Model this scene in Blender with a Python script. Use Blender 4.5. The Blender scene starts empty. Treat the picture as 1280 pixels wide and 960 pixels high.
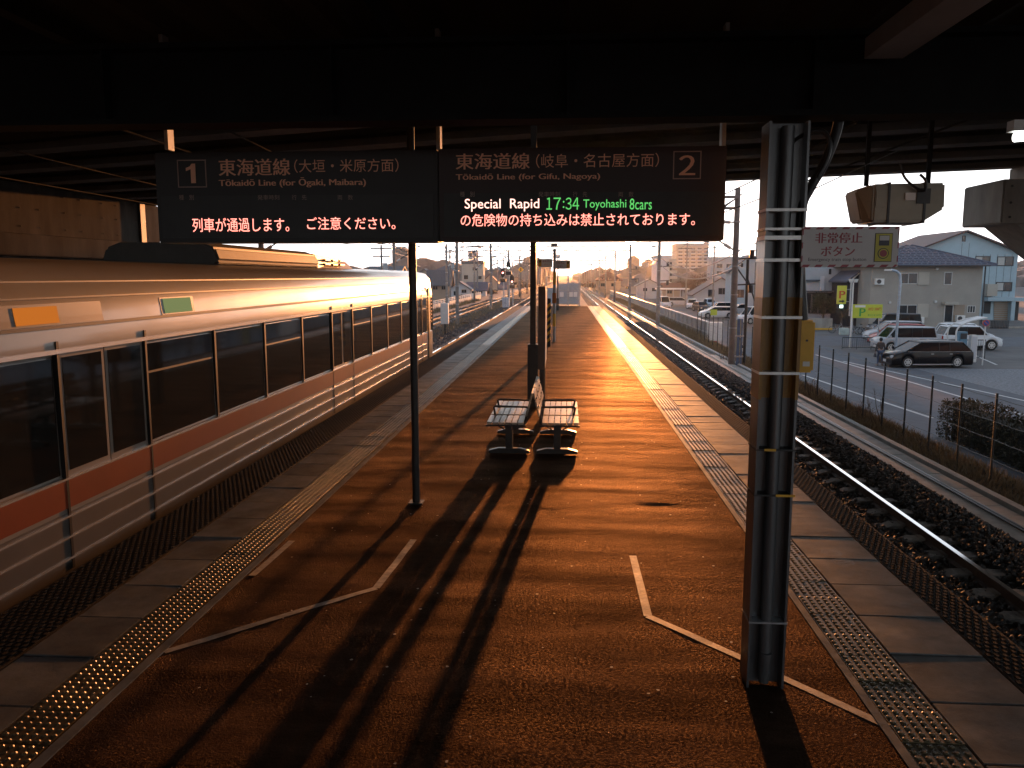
import bpy, bmesh, math, random
import numpy as np
from mathutils import Vector, Matrix
random.seed(7); rng = np.random.default_rng(7)
C = bpy.context.scene
COL = C.collection
R = math.radians

# ------------------------------------------------------------------ camera, sky, sun, exposure
H = 2.25                      # camera height above the platform (platform surface is z = 0)
YAW, PITCH = R(3.86), R(7.69)
cam_d = bpy.data.cameras.new('camera'); cam = bpy.data.objects.new('camera', cam_d); COL.objects.link(cam)
cam_d.sensor_width = 36.0; cam_d.lens = 36.0 * 1000 / 1280
cam_d.clip_start = 0.05; cam_d.clip_end = 9000
cam.location = (0, 0, H); cam.rotation_euler = (R(90) - PITCH, 0, YAW)
C.camera = cam
C.render.resolution_x, C.render.resolution_y = 1024, 768

SUN_EL, SUN_AZ = R(2.4), R(4.45)          # azimuth measured from +Y towards +X
SUN_DIR = Vector((math.sin(SUN_AZ) * math.cos(SUN_EL), math.cos(SUN_AZ) * math.cos(SUN_EL), math.sin(SUN_EL)))
world = bpy.data.worlds.new('World'); C.world = world; world.use_nodes = True
nt = world.node_tree; nt.nodes.clear()
out = nt.nodes.new('ShaderNodeOutputWorld'); bg = nt.nodes.new('ShaderNodeBackground')
sky = nt.nodes.new('ShaderNodeTexSky'); sky.sky_type = 'NISHITA'; sky.sun_disc = False
sky.sun_elevation = SUN_EL; sky.sun_rotation = SUN_AZ; sky.altitude = 20
sky.air_density = 1.0; sky.dust_density = 0.6; sky.ozone_density = 1.0
hsv = nt.nodes.new('ShaderNodeHueSaturation'); hsv.inputs['Saturation'].default_value = 0.35
nt.links.new(sky.outputs[0], hsv.inputs['Color'])
tint = nt.nodes.new('ShaderNodeVectorMath'); tint.operation = 'MULTIPLY'; tint.inputs[1].default_value = (0.83, 0.95, 1.19)
nt.links.new(hsv.outputs[0], tint.inputs[0])
# the sun's own disc and aureole, at the sun's real place in the sky
tc = nt.nodes.new('ShaderNodeTexCoord'); dot = nt.nodes.new('ShaderNodeVectorMath'); dot.operation = 'DOT_PRODUCT'
nt.links.new(tc.outputs['Generated'], dot.inputs[0]); dot.inputs[1].default_value = SUN_DIR
def mth(op, a, b=None):
    n = nt.nodes.new('ShaderNodeMath'); n.operation = op
    for i, v in enumerate((a, b)):
        if v is None: continue
        if isinstance(v, (int, float)): n.inputs[i].default_value = v
        else: nt.links.new(v, n.inputs[i])
    return n.outputs[0]
mx = mth('MAXIMUM', dot.outputs['Value'], 0.0)
glow = mth('ADD', mth('ADD', mth('MULTIPLY', mth('POWER', mx, 60.0), .9), mth('MULTIPLY', mth('POWER', mx, 1500.0), 8.0)),
           mth('MULTIPLY', mth('GREATER_THAN', dot.outputs['Value'], math.cos(R(0.33))), 1800.0))
gc = nt.nodes.new('ShaderNodeVectorMath'); gc.operation = 'SCALE'; gc.inputs[0].default_value = (1.0, 0.62, 0.36)
nt.links.new(glow, gc.inputs['Scale'])
addv = nt.nodes.new('ShaderNodeVectorMath'); addv.operation = 'ADD'
# soft shoulder: c * K / (c + K), so that the low sky stays just above white
K = 6.0
kp = nt.nodes.new('ShaderNodeVectorMath'); kp.operation = 'ADD'; kp.inputs[1].default_value = (K, K, K); nt.links.new(tint.outputs[0], kp.inputs[0])
km = nt.nodes.new('ShaderNodeVectorMath'); km.operation = 'SCALE'; km.inputs['Scale'].default_value = K; nt.links.new(tint.outputs[0], km.inputs[0])
kd = nt.nodes.new('ShaderNodeVectorMath'); kd.operation = 'DIVIDE'; nt.links.new(km.outputs[0], kd.inputs[0]); nt.links.new(kp.outputs[0], kd.inputs[1])
nt.links.new(kd.outputs[0], addv.inputs[0]); nt.links.new(gc.outputs[0], addv.inputs[1])
nt.links.new(addv.outputs[0], bg.inputs['Color']); bg.inputs['Strength'].default_value = 0.15
nt.links.new(bg.outputs[0], out.inputs['Surface'])

sd = bpy.data.lights.new('sun', 'SUN'); sun = bpy.data.objects.new('sun', sd); COL.objects.link(sun)
sd.energy = 2.0; sd.angle = R(0.6); sd.color = (1.0, 0.36, 0.10)
sun.rotation_euler = (-SUN_DIR).to_track_quat('-Z', 'Y').to_euler()
C.view_settings.view_transform = 'Standard'; C.view_settings.look = 'None'
C.view_settings.exposure = 2.25; C.view_settings.gamma = 1
C.cycles.max_bounces = 6; C.cycles.diffuse_bounces = 4; C.cycles.glossy_bounces = 4
C.cycles.use_denoising = True

# ------------------------------------------------------------------ pixel (1280x960) <-> place
_m = cam.rotation_euler.to_matrix()
def ray(px, py): return _m @ Vector(((px - 640) / 1000, (480 - py) / 1000, -1))
def G(px, py, z):
    d = ray(px, py); t = (z - H) / d.z; return Vector((d.x * t, d.y * t, z))
def D(px, py, y):
    d = ray(px, py); t = y / d.y; return Vector((d.x * t, y, H + d.z * t))

# ------------------------------------------------------------------ materials
MATS = {}
def mat(name, col, rough=0.7, metal=0.0, var=0.25, scale=6.0, bump=0.0, bscale=40.0, bdist=0.01, col2=None, spec=0.5, emit=0, stretch=(1, 1, 1), big=0.0, bigscale=1.5, coat=0.0, rnd=0.0):
    if name in MATS: return MATS[name]
    m = bpy.data.materials.new(name); m.use_nodes = True; n = m.node_tree; b = n.nodes['Principled BSDF']
    MATS[name] = m
    b.inputs['Roughness'].default_value = rough; b.inputs['Metallic'].default_value = metal
    b.inputs['Specular IOR Level'].default_value = spec
    if coat: b.inputs['Coat Weight'].default_value = coat; b.inputs['Coat Roughness'].default_value = 0.08
    tcn = n.nodes.new('ShaderNodeTexCoord'); mp = n.nodes.new('ShaderNodeMapping'); mp.inputs['Scale'].default_value = stretch
    geo = n.nodes.new('ShaderNodeNewGeometry')
    n.links.new(geo.outputs['Position'], mp.inputs['Vector'])
    nz = n.nodes.new('ShaderNodeTexNoise'); nz.inputs['Scale'].default_value = scale; nz.inputs['Detail'].default_value = 6; nz.inputs['Roughness'].default_value = 0.65
    n.links.new(mp.outputs[0], nz.inputs['Vector'])
    rp = n.nodes.new('ShaderNodeValToRGB'); rp.color_ramp.elements[0].position = 0.3; rp.color_ramp.elements[1].position = 0.7
    c1 = [c * (1 - var) for c in col]; c2 = col2 if col2 else [min(1, c * (1 + var)) for c in col]
    rp.color_ramp.elements[0].color = (*c1, 1); rp.color_ramp.elements[1].color = (*c2, 1)
    n.links.new(nz.outputs['Fac'], rp.inputs['Fac']); n.links.new(rp.outputs[0], b.inputs['Base Color'])
    if rnd:      # every tile, slab or slat its own shade
        oi = n.nodes.new('ShaderNodeObjectInfo'); mr = n.nodes.new('ShaderNodeMapRange'); mr.inputs['To Min'].default_value = 1 - rnd; mr.inputs['To Max'].default_value = 1 + rnd
        vm = n.nodes.new('ShaderNodeVectorMath'); vm.operation = 'SCALE'; n.links.new(oi.outputs['Random'], mr.inputs['Value']); n.links.new(rp.outputs[0], vm.inputs[0]); n.links.new(mr.outputs[0], vm.inputs['Scale']); n.links.new(vm.outputs[0], b.inputs['Base Color'])
    if emit:
        n.links.new(rp.outputs[0], b.inputs['Emission Color']); b.inputs['Emission Strength'].default_value = emit
    if bump or big:
        last = None
        if big:
            nb = n.nodes.new('ShaderNodeTexNoise'); nb.inputs['Scale'].default_value = bigscale; nb.inputs['Detail'].default_value = 3
            n.links.new(mp.outputs[0], nb.inputs['Vector'])
            bb = n.nodes.new('ShaderNodeBump'); bb.inputs['Strength'].default_value = 1; bb.inputs['Distance'].default_value = big
            n.links.new(nb.outputs['Fac'], bb.inputs['Height']); last = bb
        if bump:
            nb = n.nodes.new('ShaderNodeTexNoise'); nb.inputs['Scale'].default_value = bscale; nb.inputs['Detail'].default_value = 4; nb.inputs['Roughness'].default_value = 0.7
            n.links.new(geo.outputs['Position'], nb.inputs['Vector'])
            bb = n.nodes.new('ShaderNodeBump'); bb.inputs['Strength'].default_value = bump; bb.inputs['Distance'].default_value = bdist
            n.links.new(nb.outputs['Fac'], bb.inputs['Height'])
            if last: n.links.new(last.outputs[0], bb.inputs['Normal'])
            last = bb
        n.links.new(last.outputs[0], b.inputs['Normal'])
    return m
def emis(name, col, s):
    if name in MATS: return MATS[name]
    m = bpy.data.materials.new(name); m.use_nodes = True; b = m.node_tree.nodes['Principled BSDF']
    b.inputs['Base Color'].default_value = (0.02, 0.02, 0.02, 1); b.inputs['Emission Color'].default_value = (*col, 1); b.inputs['Emission Strength'].default_value = s; b.inputs['Roughness'].default_value = .9; b.inputs['Specular IOR Level'].default_value = .05
    MATS[name] = m; return m

asphalt_p = mat('platform_asphalt', (0.068, 0.039, 0.026), 0.9, var=0.7, scale=2.2, bump=1.0, bscale=75, bdist=0.022, spec=0.0, stretch=(0.35, 1, 1), big=0.016, bigscale=3.6)
_n = asphalt_p.node_tree; _pb = _n.nodes['Principled BSDF']; _gl = _n.nodes.new('ShaderNodeBsdfGlossy'); _fr = _n.nodes.new('ShaderNodeFresnel'); _mx = _n.nodes.new('ShaderNodeMixShader'); _ml = _n.nodes.new('ShaderNodeMath')
_gl.inputs['Roughness'].default_value = .36; _gl.inputs['Color'].default_value = (.60, .39, .26, 1); _fr.inputs['IOR'].default_value = 1.35   # dusty brown grains with a dull sheen
_pos = _n.nodes.new('ShaderNodeNewGeometry')
def _noise(scale, stretch, lo, hi, a, b, det=4):
    mp_ = _n.nodes.new('ShaderNodeMapping'); mp_.inputs['Scale'].default_value = stretch; _n.links.new(_pos.outputs['Position'], mp_.inputs['Vector'])
    z_ = _n.nodes.new('ShaderNodeTexNoise'); z_.inputs['Scale'].default_value = scale; z_.inputs['Detail'].default_value = det; _n.links.new(mp_.outputs[0], z_.inputs['Vector'])
    m_ = _n.nodes.new('ShaderNodeMapRange'); m_.inputs['From Min'].default_value = lo; m_.inputs['From Max'].default_value = hi; m_.inputs['To Min'].default_value = a; m_.inputs['To Max'].default_value = b
    _n.links.new(z_.outputs['Fac'], m_.inputs['Value']); return m_.outputs[0]
_g1 = _noise(62, (1, 1, 1), .38, .64, .12, 1.9, 3)       # single grains: dark binder, pale stone
_g2 = _noise(1.5, (.35, 1.9, 1), .36, .66, .45, 1.25, 6)  # worn and dirty patches; their streaks paint in the low-sun shade of dips
_gm = _n.nodes.new('ShaderNodeMath'); _gm.operation = 'MULTIPLY'; _n.links.new(_g1, _gm.inputs[0]); _n.links.new(_g2, _gm.inputs[1])
_gc = _n.nodes.new('ShaderNodeVectorMath'); _gc.operation = 'SCALE'; _gc.inputs[0].default_value = (.57, .41, .29); _n.links.new(_gm.outputs[0], _gc.inputs['Scale']); _n.links.new(_gc.outputs[0], _gl.inputs['Color'])
_ml.operation = 'MULTIPLY'; _ml.inputs[1].default_value = .165
_n.links.new(_fr.outputs[0], _ml.inputs[0]); _n.links.new(_ml.outputs[0], _mx.inputs[0]); _n.links.new(_pb.outputs[0], _mx.inputs[1]); _n.links.new(_gl.outputs[0], _mx.inputs[2])
_n.links.new(_pb.inputs['Normal'].links[0].from_socket, _gl.inputs['Normal']); _n.links.new(_mx.outputs[0], _n.nodes['Material Output'].inputs['Surface'])
slab_m = mat('platform_slab_concrete', (0.17, 0.18, 0.18), 0.6, var=0.45, scale=2.5, bump=0.35, bscale=60, bdist=0.003, big=0.006, bigscale=3, spec=.06, rnd=.22)
tact_m = mat('tactile_yellow_worn', (0.17, 0.13, 0.07), 0.45, var=0.35, scale=5, bump=0.2, bscale=90, bdist=0.002, spec=.3, rnd=.12)
rubber_m = mat('edge_rubber_dark', (0.03, 0.028, 0.026), 0.8, spec=.15, var=0.3, bump=0.3, bscale=120, bdist=0.003)
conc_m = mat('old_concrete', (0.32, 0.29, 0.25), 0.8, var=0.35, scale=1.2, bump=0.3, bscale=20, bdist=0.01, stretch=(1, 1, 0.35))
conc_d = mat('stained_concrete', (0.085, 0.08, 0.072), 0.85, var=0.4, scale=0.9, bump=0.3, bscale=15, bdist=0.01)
conc_l = mat('trough_concrete', (0.38, 0.37, 0.34), 0.75, rnd=.15, var=0.25, scale=3, bump=0.3, bscale=40, bdist=0.005)
steel_d = mat('dark_painted_steel', (0.025, 0.024, 0.023), 0.45, var=0.3, scale=8, bump=0.1, bscale=60)
steel_c = mat('column_painted_steel', (0.15, 0.155, 0.16), 0.33, metal=0.5, var=0.3, scale=7, stretch=(1, 1, 0.12), bump=0.08, bscale=30)
galv = mat('galvanised_steel', (0.42, 0.43, 0.44), 0.4, metal=0.5, var=0.2, scale=8)
band_m = mat('highlight_steel_band', (0.88, 0.87, 0.85), 0.35, metal=0.25, var=0.1)  # silver straps, whitened to paint in the reflection they catch
black_m = mat('matt_black', (0.018, 0.018, 0.018), 0.5, var=0.3)
rub_cable = mat('black_cable_sheath', (0.02, 0.02, 0.02), 0.35, var=0.2)
yel_m = mat('safety_yellow', (0.72, 0.40, 0.03), 0.45, var=0.12)
wrap_m = mat('yellow_wrap_dirty', (0.30, 0.15, 0.02), 0.4, var=0.2)
shade_m = mat('under_roof_shade', (0.010, 0.010, 0.010), 0.8, var=0.3, spec=.2)  # near black: the shade under the roofs is put into the colour
white_m = mat('white_paint', (0.75, 0.74, 0.71), 0.5, var=0.08)
wornw = mat('worn_white_line', (0.42, 0.38, 0.33), 0.6, var=0.45, scale=14, bump=0.5, bscale=120, bdist=0.004)
roadw = mat('white_road_paint', (0.62, 0.62, 0.6), 0.7, var=0.2)
grey_m = mat('grey_paint', (0.4, 0.41, 0.42), 0.5, var=0.12)
rail_side = mat('rusty_rail', (0.07, 0.045, 0.032), 0.7, var=0.35, scale=15)
rail_top = mat('polished_rail_head', (0.72, 0.70, 0.68), 0.08, metal=1.0, var=0.08)
sleeper_m = mat('concrete_sleeper', (0.23, 0.21, 0.185), 0.8, rnd=.25, var=0.35, scale=7, bump=0.3, bscale=50)
ballast_m = mat('ballast_bed', (0.05, 0.042, 0.036), 0.9, var=0.55, scale=16, bump=1.0, bscale=16, bdist=0.08)
stone_m = mat('ballast_stone', (0.075, 0.07, 0.066), 0.8, var=0.6, scale=9)
soil_m = mat('dry_soil', (0.12, 0.095, 0.07), 0.95, var=0.45, scale=5, bump=0.8, bscale=12, bdist=0.06)
ground_m = mat('town_ground', (0.13, 0.125, 0.12), 0.9, var=0.3, scale=0.3, bump=0.3, bscale=8)
road_m = mat('road_asphalt', (0.145, 0.152, 0.165), 0.9, var=0.15, scale=1.2, bump=0.2, bscale=60, spec=.2)
gravel_m = mat('parking_gravel', (0.22, 0.225, 0.235), 0.9, var=0.5, scale=7, bump=0.8, bscale=14, bdist=0.04)
grass_m = mat('dry_grass', (0.24, 0.18, 0.105), 0.9, var=0.4)
twig_m = mat('bare_twig', (0.12, 0.09, 0.065), 0.9, var=0.3)
hedge_m = mat('hedge_leaf', (0.085, 0.075, 0.042), 0.8, var=0.5, scale=3)
leaf_m = mat('evergreen_leaf', (0.05, 0.062, 0.03), 0.7, var=0.5, scale=3)
leaf_b = mat('brown_winter_leaf', (0.10, 0.065, 0.045), 0.8, var=0.5, scale=2)
bark_m = mat('bark', (0.10, 0.08, 0.065), 0.9, var=0.3)
glass_m = mat('window_glass', (0.03, 0.035, 0.04), 0.06, var=0.3, spec=0.8)
sash_m = mat('dark_sash', (0.04, 0.04, 0.045), 0.4, var=0.1)
alu_m = mat('aluminium_sash', (0.55, 0.55, 0.55), 0.4, metal=0.4, var=0.1)
curtain_m = mat('pale_curtain', (0.5, 0.49, 0.46), 0.8, var=0.1)
pole_m = mat('pole_concrete', (0.24, 0.225, 0.21), 0.8, var=0.25, scale=3)
wire_m = mat('overhead_copper', (0.05, 0.045, 0.04), 0.9, var=0.1, spec=.05)
wood_m = mat('bench_slat_wood', (0.52, 0.42, 0.31), 0.38, var=0.3, scale=12, stretch=(1, .2, 1), bump=.1, rnd=.3)
frame_m = mat('bench_frame_metal', (0.05, 0.045, 0.042), 0.4, metal=.4, var=0.2)

# ------------------------------------------------------------------ mesh builder
def props(o, label=None, cat=None, group=None, kind=None):
    if label: o['label'] = label
    if cat: o['category'] = cat
    if group: o['group'] = group
    if kind: o['kind'] = kind
    return o
def root_loc(o):
    v = Vector((0, 0, 0))
    while o: v += o.location; o = o.parent
    return v
def link(name, me, m, parent=None, loc=(0, 0, 0)):
    o = bpy.data.objects.new(name, me); COL.objects.link(o); o.location = loc
    if m and not me.materials: me.materials.append(m)
    if parent: o.parent = parent
    return o
def thing(name, label, cat, loc=(0, 0, 0), group=None, kind=None):
    o = bpy.data.objects.new(name, None); COL.objects.link(o); o.location = loc; o.empty_display_size = 0.2
    return props(o, label, cat, group, kind)
class MB:
    def __init__(s): s.v = []; s.f = []
    def box(s, x0, x1, y0, y1, z0, z1):
        b = len(s.v)
        s.v += [(x0, y0, z0), (x1, y0, z0), (x1, y1, z0), (x0, y1, z0), (x0, y0, z1), (x1, y0, z1), (x1, y1, z1), (x0, y1, z1)]
        s.f += [tuple(b + i for i in q) for q in ((0, 3, 2, 1), (4, 5, 6, 7), (0, 1, 5, 4), (1, 2, 6, 5), (2, 3, 7, 6), (3, 0, 4, 7))]
        return s
    def obox(s, c, size, ax=None, up=None):
        """box centred at c; ax = direction of its x side"""
        ax = Vector(ax or (1, 0, 0)).normalized(); up = Vector(up or (0, 0, 1)); ay = up.cross(ax).normalized(); az = ax.cross(ay)
        b = len(s.v); c = Vector(c)
        for dz in (-.5, .5):
            for dx, dy in ((-.5, -.5), (.5, -.5), (.5, .5), (-.5, .5)):
                s.v.append(tuple(c + ax * dx * size[0] + ay * dy * size[1] + az * dz * size[2]))
        s.f += [tuple(b + i for i in q) for q in ((0, 3, 2, 1), (4, 5, 6, 7), (0, 1, 5, 4), (1, 2, 6, 5), (2, 3, 7, 6), (3, 0, 4, 7))]
        return s
    def cyl(s, p0, p1, r0, r1=None, n=10):
        r1 = r0 if r1 is None else r1
        p0, p1 = Vector(p0), Vector(p1); d = (p1 - p0).normalized()
        a = d.orthogonal().normalized(); c = d.cross(a); b = len(s.v)
        for p, r in ((p0, r0), (p1, r1)):
            for i in range(n):
                t = 2 * math.pi * i / n; s.v.append(tuple(p + (a * math.cos(t) + c * math.sin(t)) * r))
        for i in range(n):
            j = (i + 1) % n; s.f.append((b + i, b + j, b + n + j, b + n + i))
        s.f.append(tuple(b + i for i in reversed(range(n)))); s.f.append(tuple(b + n + i for i in range(n)))
        return s
    def tube(s, pts, r, n=8):
        pts = [Vector(p) for p in pts]; b = len(s.v); a = None
        for k, p in enumerate(pts):
            d = (pts[min(k + 1, len(pts) - 1)] - pts[max(k - 1, 0)]).normalized()
            a = (a - d * a.dot(d)).normalized() if a else d.orthogonal().normalized()
            c = d.cross(a)
            for i in range(n):
                t = 2 * math.pi * i / n; s.v.append(tuple(p + (a * math.cos(t) + c * math.sin(t)) * r))
        for k in range(len(pts) - 1):
            for i in range(n):
                j = (i + 1) % n; s.f.append((b + k * n + i, b + k * n + j, b + (k + 1) * n + j, b + (k + 1) * n + i))
        s.f.append(tuple(b + i for i in reversed(range(n)))); e = b + (len(pts) - 1) * n; s.f.append(tuple(e + i for i in range(n)))
        return s
    def prism(s, poly, axis, a0, a1):
        """poly of 2-D points extruded along 'x','y' or 'z'"""
        b = len(s.v); n = len(poly)
        def P(p, a): return {'x': (a, p[0], p[1]), 'y': (p[0], a, p[1]), 'z': (p[0], p[1], a)}[axis]
        for a in (a0, a1): s.v += [P(p, a) for p in poly]
        for i in range(n):
            j = (i + 1) % n; s.f.append((b + i, b + j, b + n + j, b + n + i))
        s.f.append(tuple(b + i for i in reversed(range(n)))); s.f.append(tuple(b + n + i for i in range(n)))
        return s
    def loft(s, rings):
        b = len(s.v); n = len(rings[0])
        for r in rings: s.v += [tuple(p) for p in r]
        for k in range(len(rings) - 1):
            for i in range(n):
                j = (i + 1) % n; s.f.append((b + k * n + i, b + k * n + j, b + (k + 1) * n + j, b + (k + 1) * n + i))
        s.f.append(tuple(b + i for i in reversed(range(n)))); e = b + (len(rings) - 1) * n; s.f.append(tuple(e + i for i in range(n)))
        return s
    def face(s, pts):
        b = len(s.v); s.v += [tuple(p) for p in pts]; s.f.append(tuple(range(b, b + len(pts)))); return s
    def mesh(s, name, off=(0, 0, 0), bevel=0, smooth=False, norm=True):
        me = bpy.data.meshes.new(name)
        ox, oy, oz = off
        me.from_pydata([(x - ox, y - oy, z - oz) for x, y, z in s.v], [], s.f)
        if norm or bevel:
            bm = bmesh.new(); bm.from_mesh(me)
            bmesh.ops.recalc_face_normals(bm, faces=bm.faces)
            if bevel:
                es = [e for e in bm.edges if len(e.link_faces) == 2 and e.calc_face_angle(0) > 0.5]
                bmesh.ops.bevel(bm, geom=es, offset=bevel, segments=2, affect='EDGES', clamp_overlap=True)
            bm.to_mesh(me); bm.free()
        if smooth:
            me.polygons.foreach_set('use_smooth', [True] * len(me.polygons))
        return me
    def build(s, name, m, parent=None, bevel=0, smooth=False, kind=None):
        o = link(name, s.mesh(name, root_loc(parent), bevel, smooth), m, parent)
        if smooth:
            try:
                me = o.data
                at = me.attributes.new('sharp_edge', 'BOOLEAN', 'EDGE')
                bm = bmesh.new(); bm.from_mesh(me)
                vals = [(len(e.link_faces) != 2) or e.calc_face_angle(0) > 0.7 for e in bm.edges]; bm.free()
                me.attributes['sharp_edge'].data.foreach_set('value', vals)
            except Exception: pass
        if kind: o['kind'] = kind
        return o
def single(name, mb, m, label, cat, group=None, base=None, **k):
    """a thing that is one mesh"""
    o = mb.build(name, m, None, **k); return props(o, label, cat, group)
def struct(name, mb, m, parent=None, **k):
    o = mb.build(name, m, parent, **k); o['kind'] = 'structure'; return o
def copy_tree(o, parent=None):
    c = o.copy(); COL.objects.link(c)
    if parent: c.parent = parent
    for ch in list(o.children): copy_tree(ch, c)
    return c
def rep(name, me, m, parent, locs):
    """alike pieces sharing one mesh (locs relative to the parent)"""
    for l in locs: link(name, me, m, parent, l)
ORD = ['first', 'second', 'third', 'fourth', 'fifth', 'sixth', 'seventh', 'eighth', 'ninth', 'tenth', 'eleventh', 'twelfth', 'thirteenth', 'fourteenth', 'fifteenth']

# text lying in a plane: fitted into a rectangle
def text(name, body, m, parent, o3, ux, uz, w, h, depth=0.002, bold=0.0, kind=None):
    """o3 lower left corner, ux/uz unit directions, w x h size; parent location subtracted"""
    cu = bpy.data.curves.new(name, 'FONT'); cu.body = body; cu.size = 1; cu.resolution_u = 3; cu.offset = 0
    tmp = bpy.data.objects.new('tmp', cu); COL.objects.link(tmp)
    dg = bpy.context.evaluated_depsgraph_get(); me = bpy.data.meshes.new_from_object(tmp.evaluated_get(dg))
    bpy.data.objects.remove(tmp); bpy.data.curves.remove(cu)
    n = len(me.vertices)
    if n == 0: return None
    co = np.empty(n * 3, np.float32); me.vertices.foreach_get('co', co); co = co.reshape(-1, 3)
    mn, mxx = co.min(0), co.max(0); ux, uz = np.array(ux), np.array(uz)
    u = (co[:, 0] - mn[0]) / max(1e-6, mxx[0] - mn[0]) * w; v = (co[:, 1] - mn[1]) / max(1e-6, mxx[1] - mn[1]) * h
    P = np.array(o3)[None] - np.array(root_loc(parent))[None] + u[:, None] * ux[None] + v[:, None] * uz[None]
    me.vertices.foreach_set('co', P.astype(np.float32).ravel()); me.materials.clear()
    me.update()
    if bold:      # heavier strokes: the outline repeated with a tiny shift, each copy 0.2 mm behind the last
        nrm = np.cross(ux, uz); fs = [tuple(p.vertices) for p in me.polygons]; V_ = []; F_ = []
        for q_ in range(3):
            V_ += (P + ux[None] * (q_ - 1) * bold * h + np.array([0, .0002, 0])[None] * q_).tolist(); F_ += [tuple(i_ + n * q_ for i_ in f_) for f_ in fs]
        me = bpy.data.meshes.new(name); me.from_pydata(V_, [], F_)
    o = link(name, me, m, parent)
    return o

# ================================================================== GROUND
GL, GR = -1.5, -3.0          # ground left and right of the line
prof = [(-3000, GL), (-13.5, GL), (-12.6, -1.42), (7.9, -1.42), (9.6, -2.2), (11.0, GR), (3000, GR)]
g = MB(); ys = [-80, 0, 40, 120, 400, 4000]
for i in range(len(prof) - 1):
    for j in range(len(ys) - 1):
        (xa, za), (xb, zb) = prof[i], prof[i + 1]
        g.face([(xa, ys[j], za), (xb, ys[j], zb), (xb, ys[j + 1], zb), (xa, ys[j + 1], za)])
struct('ground', g, ground_m)
struct('verge', MB().face([(6.85, -10, -1.40), (8.0, -10, -1.40), (8.0, 300, -1.40), (6.85, 300, -1.40)]).face([(8.0, -10, -1.40), (9.65, -10, -2.18), (9.65, 300, -2.18), (8.0, 300, -1.40)]), soil_m)
bed = MB()
def bedstrip(x0, x1, zt, zb, y0, y1): bed.prism([(x0 - .5, zb), (x0, zt), (x1, zt), (x1 + .5, zb)], 'y', y0, y1)
bedstrip(3.2, 5.55, -1.27, -1.43, -6, 600)
bedstrip(-11.3, -4.2, -1.27, -1.43, -6, 600)
bedo = struct('ballast_bed', bed, ballast_m)
road = MB()
road.face([(11.6, -10, -2.99), (21.5, -10, -2.99), (19.5, 60, -2.99), (15.0, 95, -2.99), (9.8, 130, -2.99), (9.8, 60, -2.99), (11.2, 30, -2.99)])
road.face([(15.0, 62, -2.985), (60, 62, -2.985), (60, 72, -2.985), (15.0, 72, -2.985)])
road.face([(28, 20, -2.988), (44, 40, -2.988), (62, 66, -2.988), (44, 66, -2.988), (33, 50, -2.988)])
struct('road', road, road_m)
struct('car_park', MB().face([(20.2, 10, -2.994), (40, 10, -2.994), (34.5, 47, -2.994), (15.5, 47, -2.994), (17.5, 34, -2.994)]), gravel_m)
lines = MB()
def gline(pts, w, z=-2.98, mb=lines):
    for (a, b) in zip(pts, pts[1:]):
        a, b = Vector(a), Vector(b); d = (b - a); d.z = 0; n = Vector((-d.y, d.x, 0)).normalized() * w / 2
        mb.face([Vector((p.x, p.y, z)) for p in (a - n, b - n, b + n, a + n)])
gp = lambda px, py: G(px, py, -2.98)
gline([gp(1003.8, 468.7), gp(1080, 494.5), gp(1165.4, 522.6)], .16)
gline([gp(1019.8, 443.4), gp(1150, 481), gp(1280, 519), gp(1400, 553)], .16)
gline([gp(1054, 451.5), gp(1160, 474.5), gp(1280, 500.7), gp(1400, 527)], .16)
gline([gp(1180, 428), gp(1216, 443), gp(1246, 456)], .14)
struct('road_marking', lines, roadw)

# loose ballast stones: numpy built
def stones(name, x0, x1, y0, y1, n, zf, smin, smax, m=stone_m, parent=None):
    x = rng.uniform(x0, x1, n); y = y0 + (y1 - y0) * rng.uniform(0, 1, n) ** 1.6
    z = zf(x, y) + rng.uniform(-.01, .03, n); s = rng.uniform(smin, smax, n) * (1 + (y - y0) / 45)
    base = np.array([(1, 0, 0), (-1, 0, 0), (0, 1, 0), (0, -1, 0), (0, 0, 1), (0, 0, -1)], float)
    fc = np.array([(0, 2, 4), (2, 1, 4), (1, 3, 4), (3, 0, 4), (2, 0, 5), (1, 2, 5), (3, 1, 5), (0, 3, 5)])
    V = base[None] * rng.uniform(.55, 1.15, (n, 6, 1)) + rng.uniform(-.25, .25, (n, 6, 3))
    a = rng.uniform(0, 6.28, n); ca, sa = np.cos(a)[:, None], np.sin(a)[:, None]
    t = rng.uniform(-1, 1, n); ct, st = np.cos(t)[:, None], np.sin(t)[:, None]
    X, Y, Z = V[..., 0], V[..., 1], V[..., 2] * .8
    Y, Z = Y * ct - Z * st, Y * st + Z * ct
    X, Y = X * ca - Y * sa, X * sa + Y * ca
    V = np.stack([X, Y, Z], -1) * s[:, None, None] + np.stack([x, y, z], -1)[:, None]
    F = (fc[None] + (np.arange(n) * 6)[:, None, None]).reshape(-1, 3)
    me = bpy.data.meshes.new(name); me.vertices.add(n * 6); me.vertices.foreach_set('co', V.astype(np.float32).ravel())
    me.loops.add(len(F) * 3); me.loops.foreach_set('vertex_index', F.astype(np.int32).ravel())
    me.polygons.add(len(F)); me.polygons.foreach_set('loop_start', np.arange(0, len(F) * 3, 3, dtype=np.int32))
    me.update(calc_edges=True)
    o = link(name, me, m, parent); o['kind'] = 'stuff'; return o
def heap(x, y): return np.where((x > 5.15) & (x < 5.95), -1.22 + .05 * np.sin((x - 5.15) / .8 * 3.14), -1.27)
o = stones('ballast_stones', 3.3, 6.02, 2.5, 60, 46000, heap, .022, .042); props(o, 'dark loose ballast stones heaped beside the right-hand track', 'ballast')
o = stones('ballast_stones', -11.4, -4.3, 17, 120, 16000, lambda x, y: -1.28 + 0 * x, .035, .07); props(o, 'grey loose ballast between the tracks on the left', 'ballast')

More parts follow.
